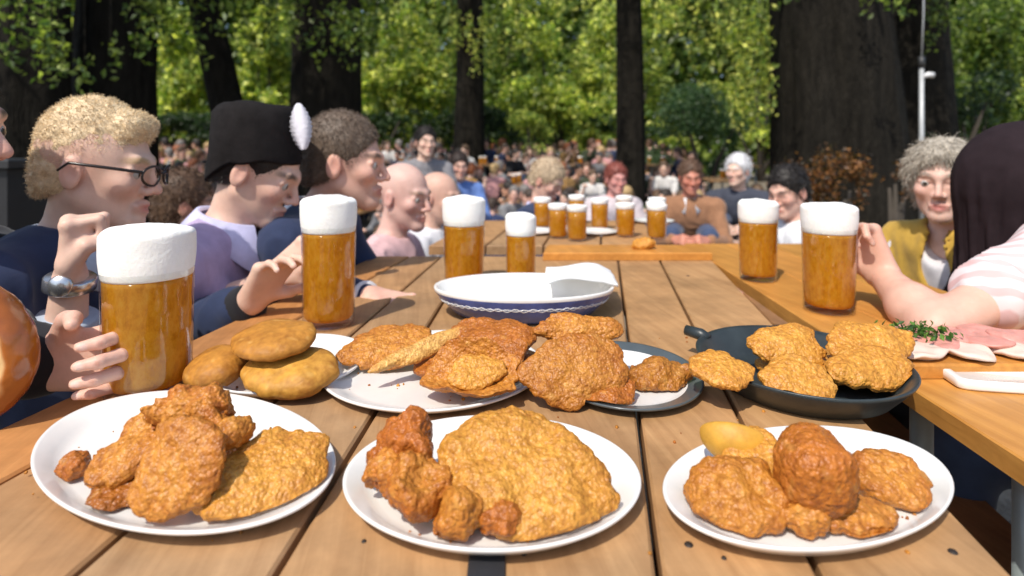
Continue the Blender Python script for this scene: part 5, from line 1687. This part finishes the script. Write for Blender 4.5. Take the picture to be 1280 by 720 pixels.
# ================================================================ the crowd
KINDS_ = [('dark-haired figure in brown top within the distant seated crowd', TAN, (.20, .11, .06), (.03, .022, .018), 'short'),
          ('fair-faced figure in white shirt within the distant seated crowd', FAIR, (.66, .64, .62), (.12, .075, .045), 'short'),
          ('figure in navy jacket within the distant seated crowd', ROSY, (.03, .04, .09), (.06, .04, .03), 'short'),
          ('blond figure in pink top within the distant seated crowd', FAIR, (.55, .28, .28), (.50, .34, .16), 'long'),
          ('brown-haired figure in dark green top within the distant seated crowd', ROSY, (.06, .075, .04), (.11, .06, .035), 'long'),
          ('figure in black top within the distant seated crowd', FAIR, (.02, .02, .022), (.035, .025, .02), 'long'),
          ('grey-haired figure in grey top within the distant seated crowd', ROSY, (.22, .22, .23), (.20, .18, .17), 'short'),
          ('red-haired figure in ochre top within the distant seated crowd', FAIR, (.38, .22, .08), (.30, .10, .04), 'long')]
protos = []
for q, (lab, tone, top, hc, hd_) in enumerate(KINDS_):
    k = .97
    H = np.array([0, 0, 1.0]); bd = (0, -1)
    yaw = (-.7, .5, 0, -.3, .8, .2, -.9, .35)[q]
    B = Body(H, bd, (math.sin(yaw), -math.cos(yaw), -.08), k, .12)
    if q % 3 == 0: B.wr[0] = B.el[0] + np.array([-.1, -.10, .25])
    if q % 3 == 1: B.wr[1] = B.el[1] + np.array([.08, -.12, .24])
    r = thing('guest', lab, 'person', (0, 0, 0), lab.split(' within')[0] + 's')
    B.flesh(r, .011, tone, lo=True, brow=hc, hands=False)
    B.garment(r, .018, cloth('crowd_top_%s' % 'abcdefgh'[q], top), 'top', .016, (.35 if q % 2 else .85, .35 if q % 2 else .85), seed=60 + q, wrinkle=.01)
    g = hair_sdf(B.H, B.R, k, top=.018, back=.010, side=.010 if hd_ == 'short' else .018, nape=-.05 if hd_ == 'short' else -.12, vox=.011)
    hair(r, np.zeros(3), g, hc, 0, .02, (0, 0, -1, .3), .3, 60 + q, .006)
    B.legs(r, DENIM if q % 2 else BLACK, None, .03)
    protos.append(r)
R = np.random.RandomState(12)
placed = []
used = [False] * 8
tries = 0
while len(placed) < 265 and tries < 60000:
    tries += 1
    Y = 6.0 + 10.2 * R.rand() ** .75
    px = R.uniform(195, 962)
    x = (px - 640) / F * Y
    if x > 4.0 or min(abs(Y - e) for e in (8.05, 10.05, 12.05, 14.05)) < .2: continue
    if any((x - a) ** 2 + (Y - b) ** 2 < (.44 ** 2) for a, b in placed): continue
    if any(abs(x - (tx + S * (Y - ty))) < .40 and ty - .25 < Y < ty + 1.45 for tx, ty in FT): continue
    tr = [((150 - 640) / F * 8, 8, .9), ((402 - 640) / F * 9.5, 9.5, .9), ((786 - 640) / F * 10, 10, .5), ((283 - 640) / F * 9, 9, .5)]
    if any((x - a) ** 2 + (Y - b) ** 2 < c * c for a, b, c in tr): continue
    placed.append((x, Y))
    q = R.randint(0, 8)
    c = copy_tree(protos[q]) if used[q] else protos[q]
    used[q] = True
    c.location = (x, Y, float(zg(x, Y)))
    s_ = R.uniform(.92, 1.10)
    c.scale = (s_, s_, s_)
    c.rotation_euler = (0, 0, R.choice([0, 0, 1.3, -1.3, .6, -.6, 2.6]) + R.uniform(-.35, .35))

# ================================================================ remaining furniture of the garden
GREY = mat('grey_pole_paint', (.42, .43, .43), .45, .12, 15, metal=.2)
p = W(1152, 240, 6.0)
t = thing('lamp_post', 'thin grey pole with a small white lamp in front of the dark trunks', 'lamp post', (p[0], 6.0, 0))
b = MB(); b.tube([(0, 0, 0), (0, 0, 2.05)], [.024, .022], 12); b.build('pole', GREY, t, True)
b = MB(); b.tube([(0, 0, 2.05), (.02, 0, 2.5), (.03, 0, 3.6)], [.008, .007, .006], 8); b.build('rod', GREY, t, True)
b = MB(); b.tube([(0, 0, 1.86), (.07, 0, 1.88), (.12, 0, 1.875)], [.01, .03, .028], 12); b.build('lamp_head', mat('white_enamel', (.7, .7, .7), .4, .05, 10), t, True)
b = MB(); b.tube([(0, -.0, 1.95), (0, 0, 2.07)], .03, 12); b.build('clamp', DARKM, t, True)
# dark serving counter behind the person at the picture edge
p = W(10, 200, 3.0)
t = thing('drinks_counter', 'matt black panelled counter behind the blond man shoulder', 'counter', (p[0] - .35, 3.0, 0))
b = MB(); b.box((-.55, -.2, 0), (.52, .25, 1.0), bev=.006); b.build('body', mat('black_panel', (.012, .012, .014), .6, .2, 12, .2, 60), t)
b = MB(); b.box((-.58, -.23, 1.002), (.55, .28, 1.045), bev=.008); b.build('counter_top', mat('black_worktop', (.02, .02, .022), .5, .2, 20), t)
